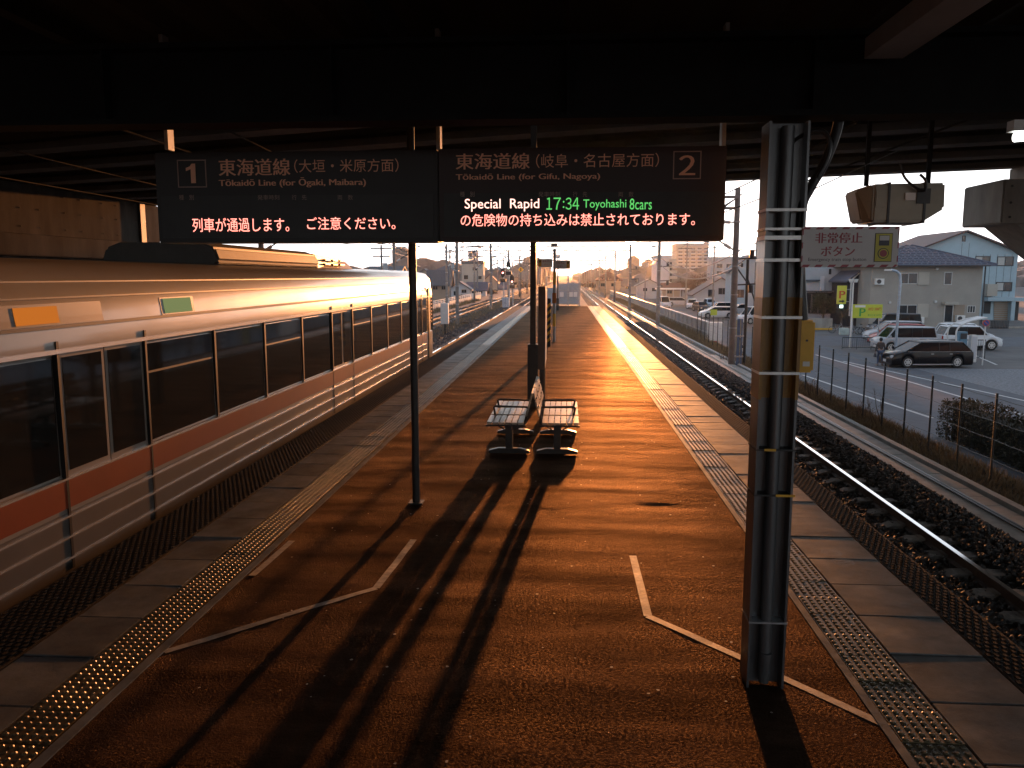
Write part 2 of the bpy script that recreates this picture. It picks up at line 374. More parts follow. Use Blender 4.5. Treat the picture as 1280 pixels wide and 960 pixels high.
# ================================================================== TRACKS
def rail_poly(x):
    return [(x - .065, -1.255), (x + .065, -1.255), (x + .065, -1.24), (x + .01, -1.22), (x + .01, -1.145), (x + .034, -1.13), (x + .034, -1.104), (x - .034, -1.104), (x - .034, -1.13), (x - .01, -1.145), (x - .01, -1.22), (x - .065, -1.24)]
slp = MB(); slp.prism([(-1.0, -.06), (-1.0, .03), (-.35, .03), (-.25, -.005), (.25, -.005), (.35, .03), (1.0, .03), (1.0, -.06)], 'y', -.11, .11)
slp.box(-.62, -.46, -.09, .09, .03, .045); slp.box(.46, .62, -.09, .09, .03, .045)
slp_me = slp.mesh('sleeper', bevel=.012)
def track(name, cx, y0, y1, ys0, nobj):
    t = bpy.data.objects.new(name, None); COL.objects.link(t); t.location = (cx, 0, -1.25); t['kind'] = 'structure'
    for s in (-.53, .53):
        r = MB().prism(rail_poly(cx + s), 'y', y0, y1).build('rail', rail_side, t)
        MB().box(cx + s - .031, cx + s + .031, y0, y1, -1.1035, -1.1).build('rail_head', rail_top, r)
    rep('sleeper', slp_me, sleeper_m, t, [(random.uniform(-.015, .015), ys0 + .62 * i, 0.0) for i in range(nobj)])
    far = MB()
    for i in range(nobj, nobj + 300): y = ys0 + .62 * i; far.box(cx - 1, cx + 1, y - .11, y + .11, -1.29, -1.222)
    far.build('sleepers_beyond', sleeper_m, t, kind='stuff')
    return t
track('railway_track', 4.27, -6, 600, 2.0, 110)
track('railway_track', -5.33, -6, 600, 16.0, 70)
track('railway_track', -9.9, -6, 600, 20.0, 70)

# cable trough beside the ballast: lids are pieces
tr = bpy.data.objects.new('cable_trough', None); COL.objects.link(tr); tr.location = (6.4, 0, -1.25); tr['kind'] = 'structure'
MB().box(6.02, 6.30, 2, 120, -1.36, -1.235).build('trough_wall', conc_l, tr)
MB().box(6.70, 6.84, 2, 120, -1.36, -1.16).build('trough_wall', conc_l, tr)
MB().box(6.30, 6.70, 2, 120, -1.36, -1.25).build('trough_bed', conc_d, tr)
lid = MB().box(-.145, .145, -.245, .245, -.02, .02).mesh('trough_lid', bevel=.006)
rep('trough_lid', lid, conc_l, tr, [(-.0 + .095, 6 + .5 * i, random.uniform(.022, .032)) for i in range(60)])
MB().cyl((6.36, 2, -1.222), (6.36, 120, -1.222), .022).cyl((6.29, 2, -1.215), (6.29, 120, -1.215), .016).build('trough_cable', rub_cable, tr)

# ================================================================== PLATFORM
PY0, PY1 = -8, 61
pl = bpy.data.objects.new('platform', None); COL.objects.link(pl); pl['kind'] = 'structure'
# surface sheet with gentle real undulation
nx, ny = 36, 300
gx = np.linspace(-2.40, 1.595, nx); gy = np.concatenate([np.linspace(PY0, 0, 12)[:-1], np.linspace(0, 24, 480)[:-1], np.linspace(24, PY1, 200)])
def vnoise(x, y, sx, sy, seed):
    r = np.random.default_rng(seed); g_ = r.uniform(-1, 1, (80, 300)); u = (x / sx) % 79; v = (y / sy + 40) % 299
    i, j = u.astype(int), v.astype(int); fu, fv = u - i, v - j; fu = fu * fu * (3 - 2 * fu); fv = fv * fv * (3 - 2 * fv)
    i2, j2 = (i + 1) % 80, (j + 1) % 300
    return (g_[i, j] * (1 - fu) + g_[i2, j] * fu) * (1 - fv) + (g_[i, j2] * (1 - fu) + g_[i2, j2] * fu) * fv
XX, YY = np.meshgrid(gx, gy, indexing='ij')
ZZ = .0034 * vnoise(XX + 20, YY + 20, 1.1, .42, 1) + .0022 * vnoise(XX + 20, YY + 20, .55, .15, 2) + .0012 * vnoise(XX + 20, YY + 20, .9, .09, 3)
ZZ *= np.clip(np.minimum(XX + 2.40, 1.595 - XX) / .15, 0, 1)
V = np.stack([XX, YY, ZZ], -1).reshape(-1, 3); n1 = len(gy)
def hgt(x, y):
    i = min(max(int(np.searchsorted(gx, x)), 1), nx - 1); j = min(max(int(np.searchsorted(gy, y)), 1), len(gy) - 1)
    return float(max(ZZ[i, j], ZZ[i - 1, j], ZZ[i, j - 1], ZZ[i - 1, j - 1]))
F = [(i * n1 + j, (i + 1) * n1 + j, (i + 1) * n1 + j + 1, i * n1 + j + 1) for i in range(nx - 1) for j in range(n1 - 1)]
me = bpy.data.meshes.new('platform_surface'); me.from_pydata(V.tolist(), [], F); me.polygons.foreach_set('use_smooth', [True] * len(F))
so = link('platform_surface', me, asphalt_p, pl)
MB().box(-3.70, 2.72, PY0, PY1, -1.40, -.035).build('platform_body', conc_d, pl)
MB().box(-3.78, -3.24, PY0, PY1, -.16, -.008).box(2.515, 2.79, PY0, PY1, -.16, -.008).build('edge_beam', conc_d, pl)
MB().box(-2.465, -2.405, PY0, PY1, -.034, .004).box(1.597, 1.645, PY0, PY1, -.034, .004).build('border_strip', slab_m, pl)
# concrete slabs, one by one
def slab_set(x0, x1, y0, n, L=.55):
    w = x1 - x0 - .012
    mes = []
    for k in range(3):
        mes.append(MB().box(-w / 2, w / 2, -L / 2 + .007, L / 2 - .007, -.033, 0).mesh('slab', bevel=.004))
    for i in range(n):
        o = link('slab', mes[i % 3], slab_m, pl, ((x0 + x1) / 2, y0 + L * i, random.uniform(-.004, .002)))
        o.rotation_euler = (random.uniform(-.004, .004), random.uniform(-.006, .006), 0)
    far = MB()
    y = y0 + L * n
    while y < PY1: far.box(x0 + .006, x1 - .006, y - L / 2 + .007, y + L / 2 - .007, -.033, -.001); y += L
    far.build('far_slabs', slab_m, pl, kind='stuff')
slab_set(1.955, 2.512, 2.22, 45); slab_set(-3.238, -2.785, 2.4, 45)
# tactile tiles, one by one
tt = MB().box(-.148, .148, -.148, .148, -.032, .0)
for i in range(6):
    for j in range(6):
        x, y = -.125 + .05 * i, -.125 + .05 * j
        tt.cyl((x, y, 0), (x, y, .006), .016, .009, 8)
tile_me = tt.mesh('tactile_tile')
t2 = MB().box(-.147, .148, -.148, .146, -.034, -.002)
for i in range(6):
    for j in range(6):
        x, y = -.125 + .05 * i, -.125 + .05 * j
        if (i, j) in ((0, 0), (1, 0), (4, 3), (5, 5), (2, 4)): t2.cyl((x, y, -.002), (x, y, .0005), .015, .012, 8)
        else: t2.cyl((x, y, -.002), (x, y, .0045), .016, .010, 8)
tile_worn = t2.mesh('tactile_tile')
for cx, y00 in ((1.80, 2.1), (-2.632, 2.4)):
    for i in range(80):
        o = link('tactile_tile', tile_worn if random.random() < .3 else tile_me, tact_m, pl, (cx + random.uniform(-.002, .002), y00 + .3 * i, random.uniform(-.003, .002))); o.rotation_euler = (random.uniform(-.006, .006), random.uniform(-.006, .006), random.uniform(-.004, .004))
    far = MB(); y = y00 + .3 * 80
    while y < PY1:
        far.box(cx - .148, cx + .148, y - .148, y + .148, -.032, 0)
        for i in range(6): far.box(cx - .135 + .05 * i, cx - .115 + .05 * i, y - .14, y + .14, 0, .005)
        y += .3
    far.build('far_tactile_tiles', tact_m, pl, kind='stuff')
# studded dark rubber edge strips
st = MB()
for x0, x1, ya, yb in ((2.53, 2.78, 2.5, 34), (-3.76, -3.26, 3, 34)):
    y = ya; k = 0
    while y < yb:
        x = x0 + (.025 if k % 2 else 0)
        while x < x1 - .02: st.box(x, x + .022, y, y + .034, -.008, .002); x += .05
        y += .055; k += 1
st.build('edge_studs', rubber_m, pl, kind='stuff')
MB().box(2.518, 2.788, PY0, PY1, -.0079, -.004).box(-3.778, -3.243, PY0, PY1, -.0079, -.004).build('rubber_strip', rubber_m, pl)
# queue lines painted on the surface
ql = MB()
for pts in ([(205, 815), (470, 735), (517, 675)], [(315, 720), (365, 676)], [(791, 695), (810, 770), (926, 822), (1110, 908)]):
    P_ = [G(*p, .0) for p in pts]
    for a_, b_ in zip(P_, P_[1:]):
        d_ = b_ - a_; n_ = Vector((-d_.y, d_.x, 0)).normalized() * .028; k_ = max(2, int(d_.length / .06))
        for q_ in range(k_):
            u_, v_ = a_.lerp(b_, q_ / k_), a_.lerp(b_, (q_ + 1) / k_)
            ql.face([(p_.x, p_.y, hgt(p_.x, p_.y) + .001) for p_ in (u_ - n_, v_ - n_, v_ + n_, u_ + n_)])
ql.build('queue_line', wornw, pl)
# cast circle marks in the slab
cm = MB()
for px, py in ((1039, 691), (1054, 703)):
    c = G(px, py, .004)
    for r0, r1 in ((.075, .083), (.045, .052)):
        for i in range(20):
            a, b = 2 * math.pi * i / 20, 2 * math.pi * (i + 1) / 20
            cm.face([(c.x + r * math.cos(t), c.y + r * math.sin(t), .0045) for r, t in ((r0, a), (r1, a), (r1, b), (r0, b))])
    cm.face([(c.x - .03, c.y - .004, .0045), (c.x + .03, c.y - .004, .0045), (c.x + .03, c.y + .006, .0045), (c.x - .03, c.y + .006, .0045)])
cm.build('cast_mark', steel_d, pl)
# pale specks (petals, grit) on the asphalt
sp = MB()
for i in range(330):
    x = random.uniform(-2.3, 1.5); y = 3 + 19 * random.random() ** 1.2; r = random.uniform(.004, .013); n = 6
    a0 = random.random() * 6
    sp.face([(x + r * random.uniform(.5, 1.1) * math.cos(a0 + k * 6.283 / n), y + r * random.uniform(.5, 1.1) * math.sin(a0 + k * 6.283 / n), hgt(x, y) + .001) for k in range(n)])
o = sp.build('litter_specks', mat('pale_speck', (.55, .5, .45), .6), None, kind='stuff'); props(o, 'tiny pale specks of grit strewn over the brown platform asphalt', 'grit')

# ================================================================== OVERPASS over the platform
U = Vector((.9495, -.3137, 0)); N = Vector((.3137, .9495, 0)); OO = Vector((0, 26.9, 0))
def B(u, v, z): p = OO + U * u + N * v; return Vector((p.x, p.y, z))
ov = thing('overpass', 'dark concrete road bridge on many girders crossing over the platform and tracks', 'bridge', (0, 26.9, 5.05))
def bbox(mb, u0, u1, v0, v1, z0, z1):
    mb.loft([[B(u0, v0, z0), B(u0, v1, z0), B(u0, v1, z1), B(u0, v0, z1)], [B(u1, v0, z0), B(u1, v1, z0), B(u1, v1, z1), B(u1, v0, z1)]])
bbox_ = MB(); bbox(bbox_, -60, 60, -29.5, .35, 6.25, 6.6); bbox_.build('deck', shade_m, ov)
k = MB(); bbox(k, -60, 60, .1, .38, 6.6, 7.6); bbox(k, -60, 60, -.15, .45, 5.95, 6.249); k.build('parapet', conc_m, ov)
for i in range(13):
    v = -.75 - 2.3 * i; k = MB()
    a = [(v - .28, 5.05), (v + .28, 5.05), (v + .28, 5.2), (v + .09, 5.32), (v + .09, 6.0), (v + .4, 6.2), (v + .4, 6.249), (v - .4, 6.249), (v - .4, 6.2), (v - .09, 6.0), (v - .09, 5.32), (v - .28, 5.2)]
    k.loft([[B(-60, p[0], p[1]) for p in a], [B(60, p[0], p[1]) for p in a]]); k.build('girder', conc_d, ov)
k = MB()
for u in (4,): bbox(k, u, u + .3, -28, -.9, 5.45, 6.24)
k.build('cross_diaphragm', conc_d, ov)
MB().tube([B(-55, .25, 5.7), B(55, .25, 5.7)], .06).build('drain_pipe', steel_d, ov)
# left pier wall
lw = thing('bridge_pier', 'long concrete pier wall with a ledge carrying the bridge, left behind the train', 'bridge pier', (-17.3, 20, -1.5))
conc_w = mat('dark_pier_concrete', (.075, .065, .055), .95, spec=.05, var=.5, scale=1.1, bump=.3, bscale=20, stretch=(1, 1, .25))  # darker concrete than on the right-hand pier
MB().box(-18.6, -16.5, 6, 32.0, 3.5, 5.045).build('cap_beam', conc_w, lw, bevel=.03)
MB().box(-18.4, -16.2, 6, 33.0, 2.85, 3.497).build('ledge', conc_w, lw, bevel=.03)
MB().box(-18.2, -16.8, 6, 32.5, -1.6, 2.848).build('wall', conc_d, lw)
MB().box(-16.54, -16.40, 30.4, 30.75, 3.5, 5.04).build('drain_channel', steel_d, lw)
k = MB()
for i in range(11):
    y = 8.2 + 2.2 * i
    for z in (3.75, 4.3, 4.8): k.cyl((-16.51, y, z), (-16.485, y, z), .02, n=8); k.cyl((-16.51, y + .9, z), (-16.485, y + .9, z), .02, n=8)
k.build('formwork_plug', conc_d, lw, kind='stuff')
# right pier with hammerhead cap
rp_ = thing('bridge_pier', 'concrete hammerhead pier cap tapering to its column at the right edge', 'bridge pier', (15, 22, -3))
MB().box(10.75, 19, 21, 23, 3.55, 4.62).build('cap_beam', conc_m, rp_, bevel=.03)
MB().prism([(11.25, 3.547), (18.8, 3.547), (16.3, 1.4), (16.3, -3.2), (13.6, -3.2), (13.6, 1.7)], 'y', 21.25, 22.8).build('column', conc_m, rp_)
MB().box(11.7, 12.6, 21.4, 22.6, 4.623, 5.045).build('bearing_block', conc_m, rp_); MB().box(14.2, 15.1, 21.2, 22.4, 4.623, 5.045).build('bearing_block', conc_m, rp_)
k = MB()
for x in (10.95, 11.6, 12.3):
    for z in (3.7, 4.05, 4.45): k.cyl((x, 21.01, z), (x, 20.98, z), .03, n=8)
k.build('formwork_plug', conc_d, rp_, kind='stuff')

# ================================================================== CANOPY
ca = thing('platform_canopy', 'low dark steel platform canopy with beams above the departure sign', 'canopy', (0, 3, 3.4))
MB().box(-5.4, 5.4, 4.22, 4.24, 3.06, 3.40).box(-5.4, 5.4, 4.14, 4.32, 3.03, 3.058).box(-5.4, 5.4, 4.14, 4.32, 3.402, 3.43).build('cross_beam', shade_m, ca)
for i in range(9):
    x = -4.8 + 1.2 * i; MB().box(x - .005, x + .005, 4.15, 4.219, 3.059, 3.401).build('stiffener', shade_m, ca)
for x in (-3.2, -.97, -.1, 3.9):
    MB().box(x - .01, x + .01, -3.5, 5.6, 3.46, 3.70).box(x - .075, x + .075, -3.5, 5.6, 3.44, 3.458).build('purlin', steel_d, ca)
MB().box(1.42, 1.60, .3, 4.13, 3.285, 3.38).build('brace', grey_m, ca)  # lighter grey than the purlins, painting in the light it catches
rf = MB(); n = 60; poly = []
for i in range(n + 1): poly.append((-5.3 + 10.6 * i / n, 3.74 + (.03 if i % 2 else 0)))
poly += [(5.3, 3.80), (-5.3, 3.80)]
rf.prism(poly, 'y', -4, 7.8); rf.build('roof_sheet', shade_m, ca)
for y in (-1.2, 1.4, 5.7):
    MB().box(-5.3, 5.3, y - .01, y + .01, 3.50, 3.72).box(-5.3, 5.3, y - .06, y + .06, 3.478, 3.498).build('rafter', steel_d, ca)
MB().tube([(-5.2, 4.9, 3.42), (5.2, 4.9, 3.42)], .022).tube([(-5.2, 6.2, 3.40), (5.2, 6.2, 3.40)], .016).build('conduit', steel_d, ca)
# unseen block added left of the viewpoint to keep light out
sbg = thing('left_light_block', 'added unseen dark block shutting out light at the near left', 'building', (-14, 0, -1.5))
MB().box(-16, -12.4, -14, 7.5, -1.5, 7.5).build('wall', conc_d, sbg); MB().box(-16.3, -12.0, -14.3, 7.8, 7.503, 7.8).build('roof', steel_d, sbg)
# stairs behind the camera; their unseen side walls are added to block backlight
sta = thing('staircase', 'concrete stairs with added backlight-blocking side walls behind the viewpoint', 'stairs', (0, -2, 0))
k = MB()
for i in range(14): k.box(-1.5, 1.5, -1.0 - .3 * (i + 1), -1.0 - .3 * i, 0, .165 * (i + 1))
k.build('step', conc_d, sta)
MB().box(-1.75, -1.5, -6, -.9, 0, 3.7).box(1.5, 1.75, -6, -.9, 0, 3.7).build('backlight_wall', conc_d, sta)

# ================================================================== BIG STEEL COLUMN with its fittings
cxp = D(959, 870, 4.12)
CX, CY = G(957, 862, 0).x, G(957, 862, 0).y + .10
cl = thing('canopy_column', 'grey steel canopy column with light-catching steel bands, yellow wrap and a drain pipe in its recess', 'column', (CX, CY, 0))
W2 = .100
MB().box(CX - W2, CX - W2 + .012, CY - .085, CY + .085, 0, 3.02).box(CX + W2 - .012, CX + W2, CY - .085, CY + .085, 0, 3.02).box(CX - W2 + .0125, CX + W2 - .0125, CY - .006, CY + .006, 0, 3.02).build('column_section', steel_c, cl)
k = MB(); k.tube([(CX + .0, CY - .050, .06), (CX, CY - .050, 3.0)], .032, 14); k.cyl((CX, CY - .050, .02), (CX, CY - .065, .20), .026, .034, 14); k.build('drain_pipe', steel_c, cl, smooth=True)
def zc(py): return D(955, py, CY - .1).z
for py, hh in ((262, .014), (286, .013), (297, .02), (325, .016), (397, .014), (467, .014), (780, .009)):
    z = zc(py); MB().box(CX - W2 - .004, CX + W2 + .004, CY - .089, CY + .089, z - hh / 2, z + hh / 2).build('steel_band', band_m if py < 700 else galv, cl)
MB().box(CX - W2 - .002, CX - W2 + .0135, CY - .087, CY + .087, zc(500), zc(372)).box(CX + W2 - .0135, CX + W2 + .002, CY - .087, CY + .087, zc(500), zc(372)).box(CX - W2 + .0136, CX + W2 - .0136, CY - .011, CY - .0065, zc(500), zc(372)).build('yellow_wrap', wrap_m, cl)
for py, mm in ((563, black_m), (620, black_m)):
    z = zc(py); t_ = MB().box(CX - W2 - .004, CX + W2 + .004, CY - .090, CY + .090, z - .006, z + .004).build('cable_tie', mm, cl)
    MB().box(CX - .06 if py == 563 else CX + .01, CX + .0 if py == 563 else CX + .11, CY - .094, CY - .0905, z - .006, z + .007).build('yellow_tag', yel_m, t_)
# cables
c1 = [D(px, py, CY + dy) for px, py, dy in ((1004, 400, -.02), (1000, 330, -.02), (1002, 262, .0), (1013, 235, .02), (1030, 205, .03), (1044, 170, .04), (1050, 140, .04), (1050, 115, .02))]
def smooth_pts(P, n=6):
    o = []
    for i in range(len(P) - 1):
        p0, p1, p2, p3 = P[max(i - 1, 0)], P[i], P[i + 1], P[min(i + 2, len(P) - 1)]
        for k in range(n):
            t = k / n; o.append(.5 * ((2 * p1) + (p2 - p0) * t + (2 * p0 - 5 * p1 + 4 * p2 - p3) * t * t + (3 * p1 - p0 - 3 * p2 + p3) * t ** 3))
    return o + [P[-1]]
single('cable', MB().tube(smooth_pts(c1), .026, 10), rub_cable, 'thick black cable rising from the yellow button box to the canopy', 'cable', smooth=True)
c2 = [D(px, py, CY + .0) for px, py in ((974, 262), (976, 215), (985, 185), (1005, 168), (1026, 163), (1037, 176), (1034, 198), (1022, 222))]
single('cable', MB().tube(smooth_pts(c2), .012, 8), rub_cable, 'thin black cable looping out of the top of the column', 'cable', smooth=True)
# emergency button box
eb = thing('button_box', 'yellow emergency button box strapped to the side of the column', 'button box', (CX + .2, CY, 1.4))
p0, p1 = D(993, 465, CY - .02), D(1018, 400, CY - .02)
MB().box(p0.x, p1.x, CY - .05, CY + .07, p0.z, p1.z).build('case', yel_m, eb, bevel=.012)
MB().box(p0.x + .012, p1.x - .012, CY - .058, CY - .0505, p0.z + .012, p1.z - .012).build('door', yel_m, eb, bevel=.003)
MB().cyl(((p0.x + p1.x) / 2, CY - .0585, p0.z + .17), ((p0.x + p1.x) / 2, CY - .062, p0.z + .17), .006).build('lock', sash_m, eb)
MB().box(p0.x + .03, p1.x - .025, CY - .061, CY - .0585, p0.z + .035, p0.z + .06).build('plate', white_m, eb)
# emergency stop sign
es = thing('emergency_sign', 'white sign with red striped rim pointing out the emergency stop button', 'sign', (CX + .35, CY, 2.4))
a, b_ = D(1001, 334, CY - .1), D(1125, 283, CY - .1)
sy = CY - .1
signw = mat('sign_white', (.72, .70, .70), .5, var=.05); signred = mat('sign_red', (.42, .09, .11), .5, var=.1); signyel = mat('sign_yellow', (.62, .55, .08), .5, var=.05)
MB().box(a.x, b_.x, sy, sy + .018, a.z, b_.z).build('panel', signw, es)
MB().box(CX + W2, a.x + .06, sy + .0185, sy + .03, b_.z - .06, b_.z - .03).box(CX + W2, a.x + .06, sy + .0185, sy + .03, a.z + .03, a.z + .06).build('bracket', galv, es)
k = MB(); w = b_.x - a.x; hh = b_.z - a.z; t = .016
for i in range(8):
    x = a.x + i * w / 7.4
    for z0_, sgn in ((a.z, 1), (b_.z - t * .8, 1)):
        x1_, x2_ = x, min(x + w / 14, b_.x - .012)
        if x2_ > x1_: k.face([(x1_, sy - .001, z0_), (x2_, sy - .001, z0_), (min(x2_ + .012, b_.x), sy - .001, z0_ + t * .8), (x1_ + .012, sy - .001, z0_ + t * .8)])
for i in range(3):
    z = a.z + .025 + i * hh / 3
    for x in (a.x, b_.x - .006): k.face([(x, sy - .001, z), (x + .006, sy - .001, z + .004), (x + .006, sy - .001, z + hh / 6), (x, sy - .001, z + hh / 6 - .004)])
k.build('striped_rim', signred, es)
X, Z = (1, 0, 0), (0, 0, 1)
def onsign(x0, y0, x1, y1): # fractions of the sign from image 1280x686 crop
    u = lambda x: a.x + (x - 15) / (1145 - 15) * w; v = lambda y: b_.z - (y - 110) / (590 - 110) * hh
    return u(x0), v(y1), u(x1) - u(x0), v(y0) - v(y1)
for body, r in (('非常停止', (170, 180, 715, 305)), ('ボタン', (243, 342, 635, 458)), ('Emergency train stop button', (97, 478, 775, 528))):
    x_, z_, ww, h_ = onsign(*r); text('lettering', body, signred if body[0] != 'E' else mat('sign_grey', (.10, .08, .09), .5), es, (x_, sy - .0015, z_), X, Z, ww, h_, bold=.03 if body[0] != 'E' else 0)
x_, z_, ww, h_ = onsign(865, 188, 1068, 528); MB().box(x_, x_ + ww, sy - .003, sy - .0005, z_, z_ + h_).build('pictogram', sash_m, es)
MB().box(x_ + .003, x_ + ww - .003, sy - .0045, sy - .0031, z_ + .003, z_ + h_ - .003).build('pictogram_face', signyel, es)
x_, z_, ww, h_ = onsign(910, 215, 1028, 335); MB().box(x_, x_ + ww, sy - .006, sy - .0046, z_, z_ + h_).build('pictogram_window', mat('sign_dark', (.08, .08, .1), .5), es)
MB().box(x_ + .002, x_ + ww - .002, sy - .0075, sy - .0061, z_ + h_ * .5, z_ + h_ - .002).build('pictogram_window', signw, es)
x_, z_, ww, h_ = onsign(900, 360, 1030, 495); c_ = (x_ + ww / 2, z_ + h_ / 2)
MB().cyl((c_[0], sy - .0046, c_[1]), (c_[0], sy - .006, c_[1]), ww / 2, n=24).build('pictogram_ring', sash_m, es)
MB().cyl((c_[0], sy - .0061, c_[1]), (c_[0], sy - .0072, c_[1]), ww / 2 - .004, n=24).build('pictogram_ring', signyel, es)
MB().cyl((c_[0], sy - .0073, c_[1]), (c_[0], sy - .009, c_[1]), ww * .32, n=20).build('pictogram_button', signred, es)

# ================================================================== DEPARTURE SIGN (two boards)
SY = 5.0
sign_blk = mat('sign_board_black', (.009, .008, .008), .5, var=.2, scale=3)
sign_flare = mat('sign_board_flare', (.022, .009, .008), .5, var=.2, scale=3)  # black board with the sun's reddish flare glow put into its colour
hdr = mat('header_letter_warm_lit', (.85, .46, .30), .6, var=.05); hdr2 = mat('small_header_letter_warm_lit', (.36, .26, .22), .6, var=.05)  # white letters, the warm bounce off the platform mixed into their colour
led_r = emis('led_red', (1.0, .26, .2), .62); led_g = emis('led_green', (.12, .62, .14), .24); led_w = emis('led_amber', (1.0, .55, .45), .5)
def board(label, pxl, pxr, ytl, ytr, ybl, m):
    p0 = D(pxl, ybl, SY); p1 = D(pxr, ytr, SY)
    t = thing('departure_board', label, 'departure board', ((p0.x + p1.x) / 2, SY, p0.z), 'departure boards hanging over the platform')
    MB().box(p0.x, p1.x, SY, SY + .22, p0.z, p1.z).build('case', m, t, bevel=.006)
    MB().box(p0.x + .03, p1.x - .03, SY - .006, SY - .0005, p0.z + .03, p0.z + .29).build('display_window', black_m, t)
    return t, p0, p1
b1, q0, q1 = board('left departure board for platform 1 with two red display phrases', 199, 547, 190, 187, 303.5, sign_blk)
b2, q2, q3 = board('right departure board for platform 2 showing Special Rapid 17:34 in green', 549.5, 909, 187, 182, 301.5, sign_flare)
def st_(body, m, t, x0, y0, x1, y1, bold=0, name='lettering'):
    a_, c_ = D(x0, y1, SY - .008), D(x1, y0, SY - .008)
    return text(name, body, m, t, (a_.x, SY - .008, a_.z), X, Z, c_.x - a_.x, c_.z - a_.z, bold=bold)
def frame(t, x0, y0, x1, y1, m):
    a_, c_ = D(x0, y1, SY - .004), D(x1, y0, SY - .004); w_ = .006
    MB().box(a_.x, c_.x, SY - .006, SY - .001, a_.z, a_.z + w_).box(a_.x, c_.x, SY - .006, SY - .001, c_.z - w_, c_.z).box(a_.x, a_.x + w_, SY - .006, SY - .001, a_.z + w_, c_.z - w_).box(c_.x - w_, c_.x, SY - .006, SY - .001, a_.z + w_, c_.z - w_).build('number_frame', m, t)
frame(b1, 223, 199.5, 257, 234.5, hdr2); frame(b2, 841, 188.5, 877, 224, hdr2)
p_, r_ = D(232.5, 229, SY - .008), D(244.5, 204.5, SY - .008); w_, h_ = r_.x - p_.x, r_.z - p_.z
MB().prism([(p_.x + w_ * a, p_.z + h_ * b) for a, b in ((.5, 0), (.5, .72), (.05, .62), (.05, .78), (.42, .86), (.62, 1), (.95, 1), (.95, 0))], 'y', SY - .009, SY - .007).build('lettering', hdr, b1)
st_('２', hdr, b2, 849, 194, 869, 219, .03)
st_('東海道線', hdr, b1, 274, 198, 362, 220, .02); st_('（大垣・米原方面）', hdr, b1, 368, 198, 498, 216)
st_('Tōkaidō Line (for Ōgaki, Maibara)', hdr, b1, 274, 221, 457, 235, .03)
st_('東海道線', hdr, b2, 570, 191, 662, 212, .02); st_('（岐阜・名古屋方面）', hdr, b2, 670, 191, 824, 210)
st_('Tōkaidō Line (for Gifu, Nagoya)', hdr, b2, 570, 216, 750, 227, .03)
for t, dx, dy in ((b1, 0, 0), (b2, 351, -4)):
    for body, x0, x1 in (('種　別', 224, 242), ('発車時刻', 322, 349), ('行　先', 365, 383), ('両　数', 422, 441)):
        st_(body, hdr2, t, x0 + dx, 243.5 + dy, x1 + dx, 250 + dy)
st_('列車が通過します。', led_r, b1, 241, 272, 361, 290); st_('ご注意ください。', led_r, b1, 384, 271, 494, 287)
st_('Special  Rapid', led_w, b2, 581, 248, 674, 264.5, .0); [st_(c_, led_g, b2, x_, 247 if c_ != ':' else 251, y_, 262 if c_ != ':' else 260) for c_, x_, y_ in (('１', 683, 690), ('７', 692, 701), (':', 703.5, 705.5), ('３', 707, 714.5), ('４', 715.5, 724))]
st_('Toyohashi', led_g, b2, 729, 249, 783, 263); st_('8cars', led_g, b2, 787, 248, 815, 262)
st_('の危険物の持ち込みは禁止されております。', led_r, b2, 576, 266, 869, 283)
for px in (212, 549, 903):
    a_, c_ = D(px, 186, SY + .1), D(px, 170, SY + .1)
    single('sign_hanger', MB().box(a_.x - .012, a_.x + .012, SY + .06, SY + .14, a_.z - .01, 3.74), galv, {212: 'orange-lit steel hanger above the boxed 1 at the far left', 549: 'thin steel hanger above the seam where both departure boards meet', 903: 'steel hanger at the right end beside the boxed 2, nearest the column'}[px], 'hanger', 'hangers of the departure boards')

# ================================================================== hanging monitor housing, lamp
hx0, hx1 = D(1070, 240, 5.2), D(1177, 240, 5.2)
mh = thing('hanging_monitor', 'beige metal monitor housing hanging over the right track side', 'monitor', ((hx0.x + hx1.x) / 2, 5.2, 2.7))
hb = mat('beige_housing', (.26, .235, .18), .42, var=.2, scale=4, metal=.2)
zt, zb_, zm = D(1120, 231, 5.2).z, D(1120, 279, 5.2).z, D(1120, 262, 5.2).z
xl, xr = hx0.x, hx1.x
MB().prism([(xl + .085, zt), (xr - .005, zt + .005), (xr, zm), (xr - .13, zb_), (xl + .085, zb_ + .004)], 'y', 5.14, 5.44).build('casing', hb, mh, bevel=.012)
MB().loft([[(xl + .083, 5.145, zt), (xl + .083, 5.435, zt), (xl + .083, 5.435, zb_ + .006), (xl + .083, 5.145, zb_ + .006)], [(xl - .005, 5.20, zt - .035), (xl - .005, 5.40, zt - .035), (xl + .04, 5.40, zb_ + .012), (xl + .04, 5.20, zb_ + .012)]]).build('end_cap', hb, mh, bevel=.01)
MB().box(xl + .34, xl + .42, 5.132, 5.139, zt - .12, zt - .03).build('cover', steel_d, mh)
MB().box(xl + .10, xl + .16, 5.136, 5.1395, zt - .14, zt - .04).build('cover', hb, mh, bevel=.003)
for x in (xl + .17, xr - .13): MB().box(x, x + .014, 5.134, 5.446, zb_ - .004, zt + .009).build('strap', steel_d, mh)
MB().box(xl + .27, xl + .33, 5.128, 5.1315, zt - .10, zt - .055).build('plate', white_m, mh)
for x in (xl + .08, xr - .06): MB().box(x - .012, x + .012, 5.25, 5.27, zt, 3.48).build('hanger_rod', shade_m, mh)
MB().box(xl - .1, xr + .1, 5.2, 5.33, 3.45, 3.50).build('mount_rail', steel_d, mh)
single('cable', MB().tube(smooth_pts([D(px, py, 5.1) for px, py in ((1125, 205), (1131, 222), (1145, 235), (1156, 238), (1157, 226), (1150, 218))]), .008, 8), rub_cable, 'thin black cable looping into the hanging monitor housing', 'cable', smooth=True)
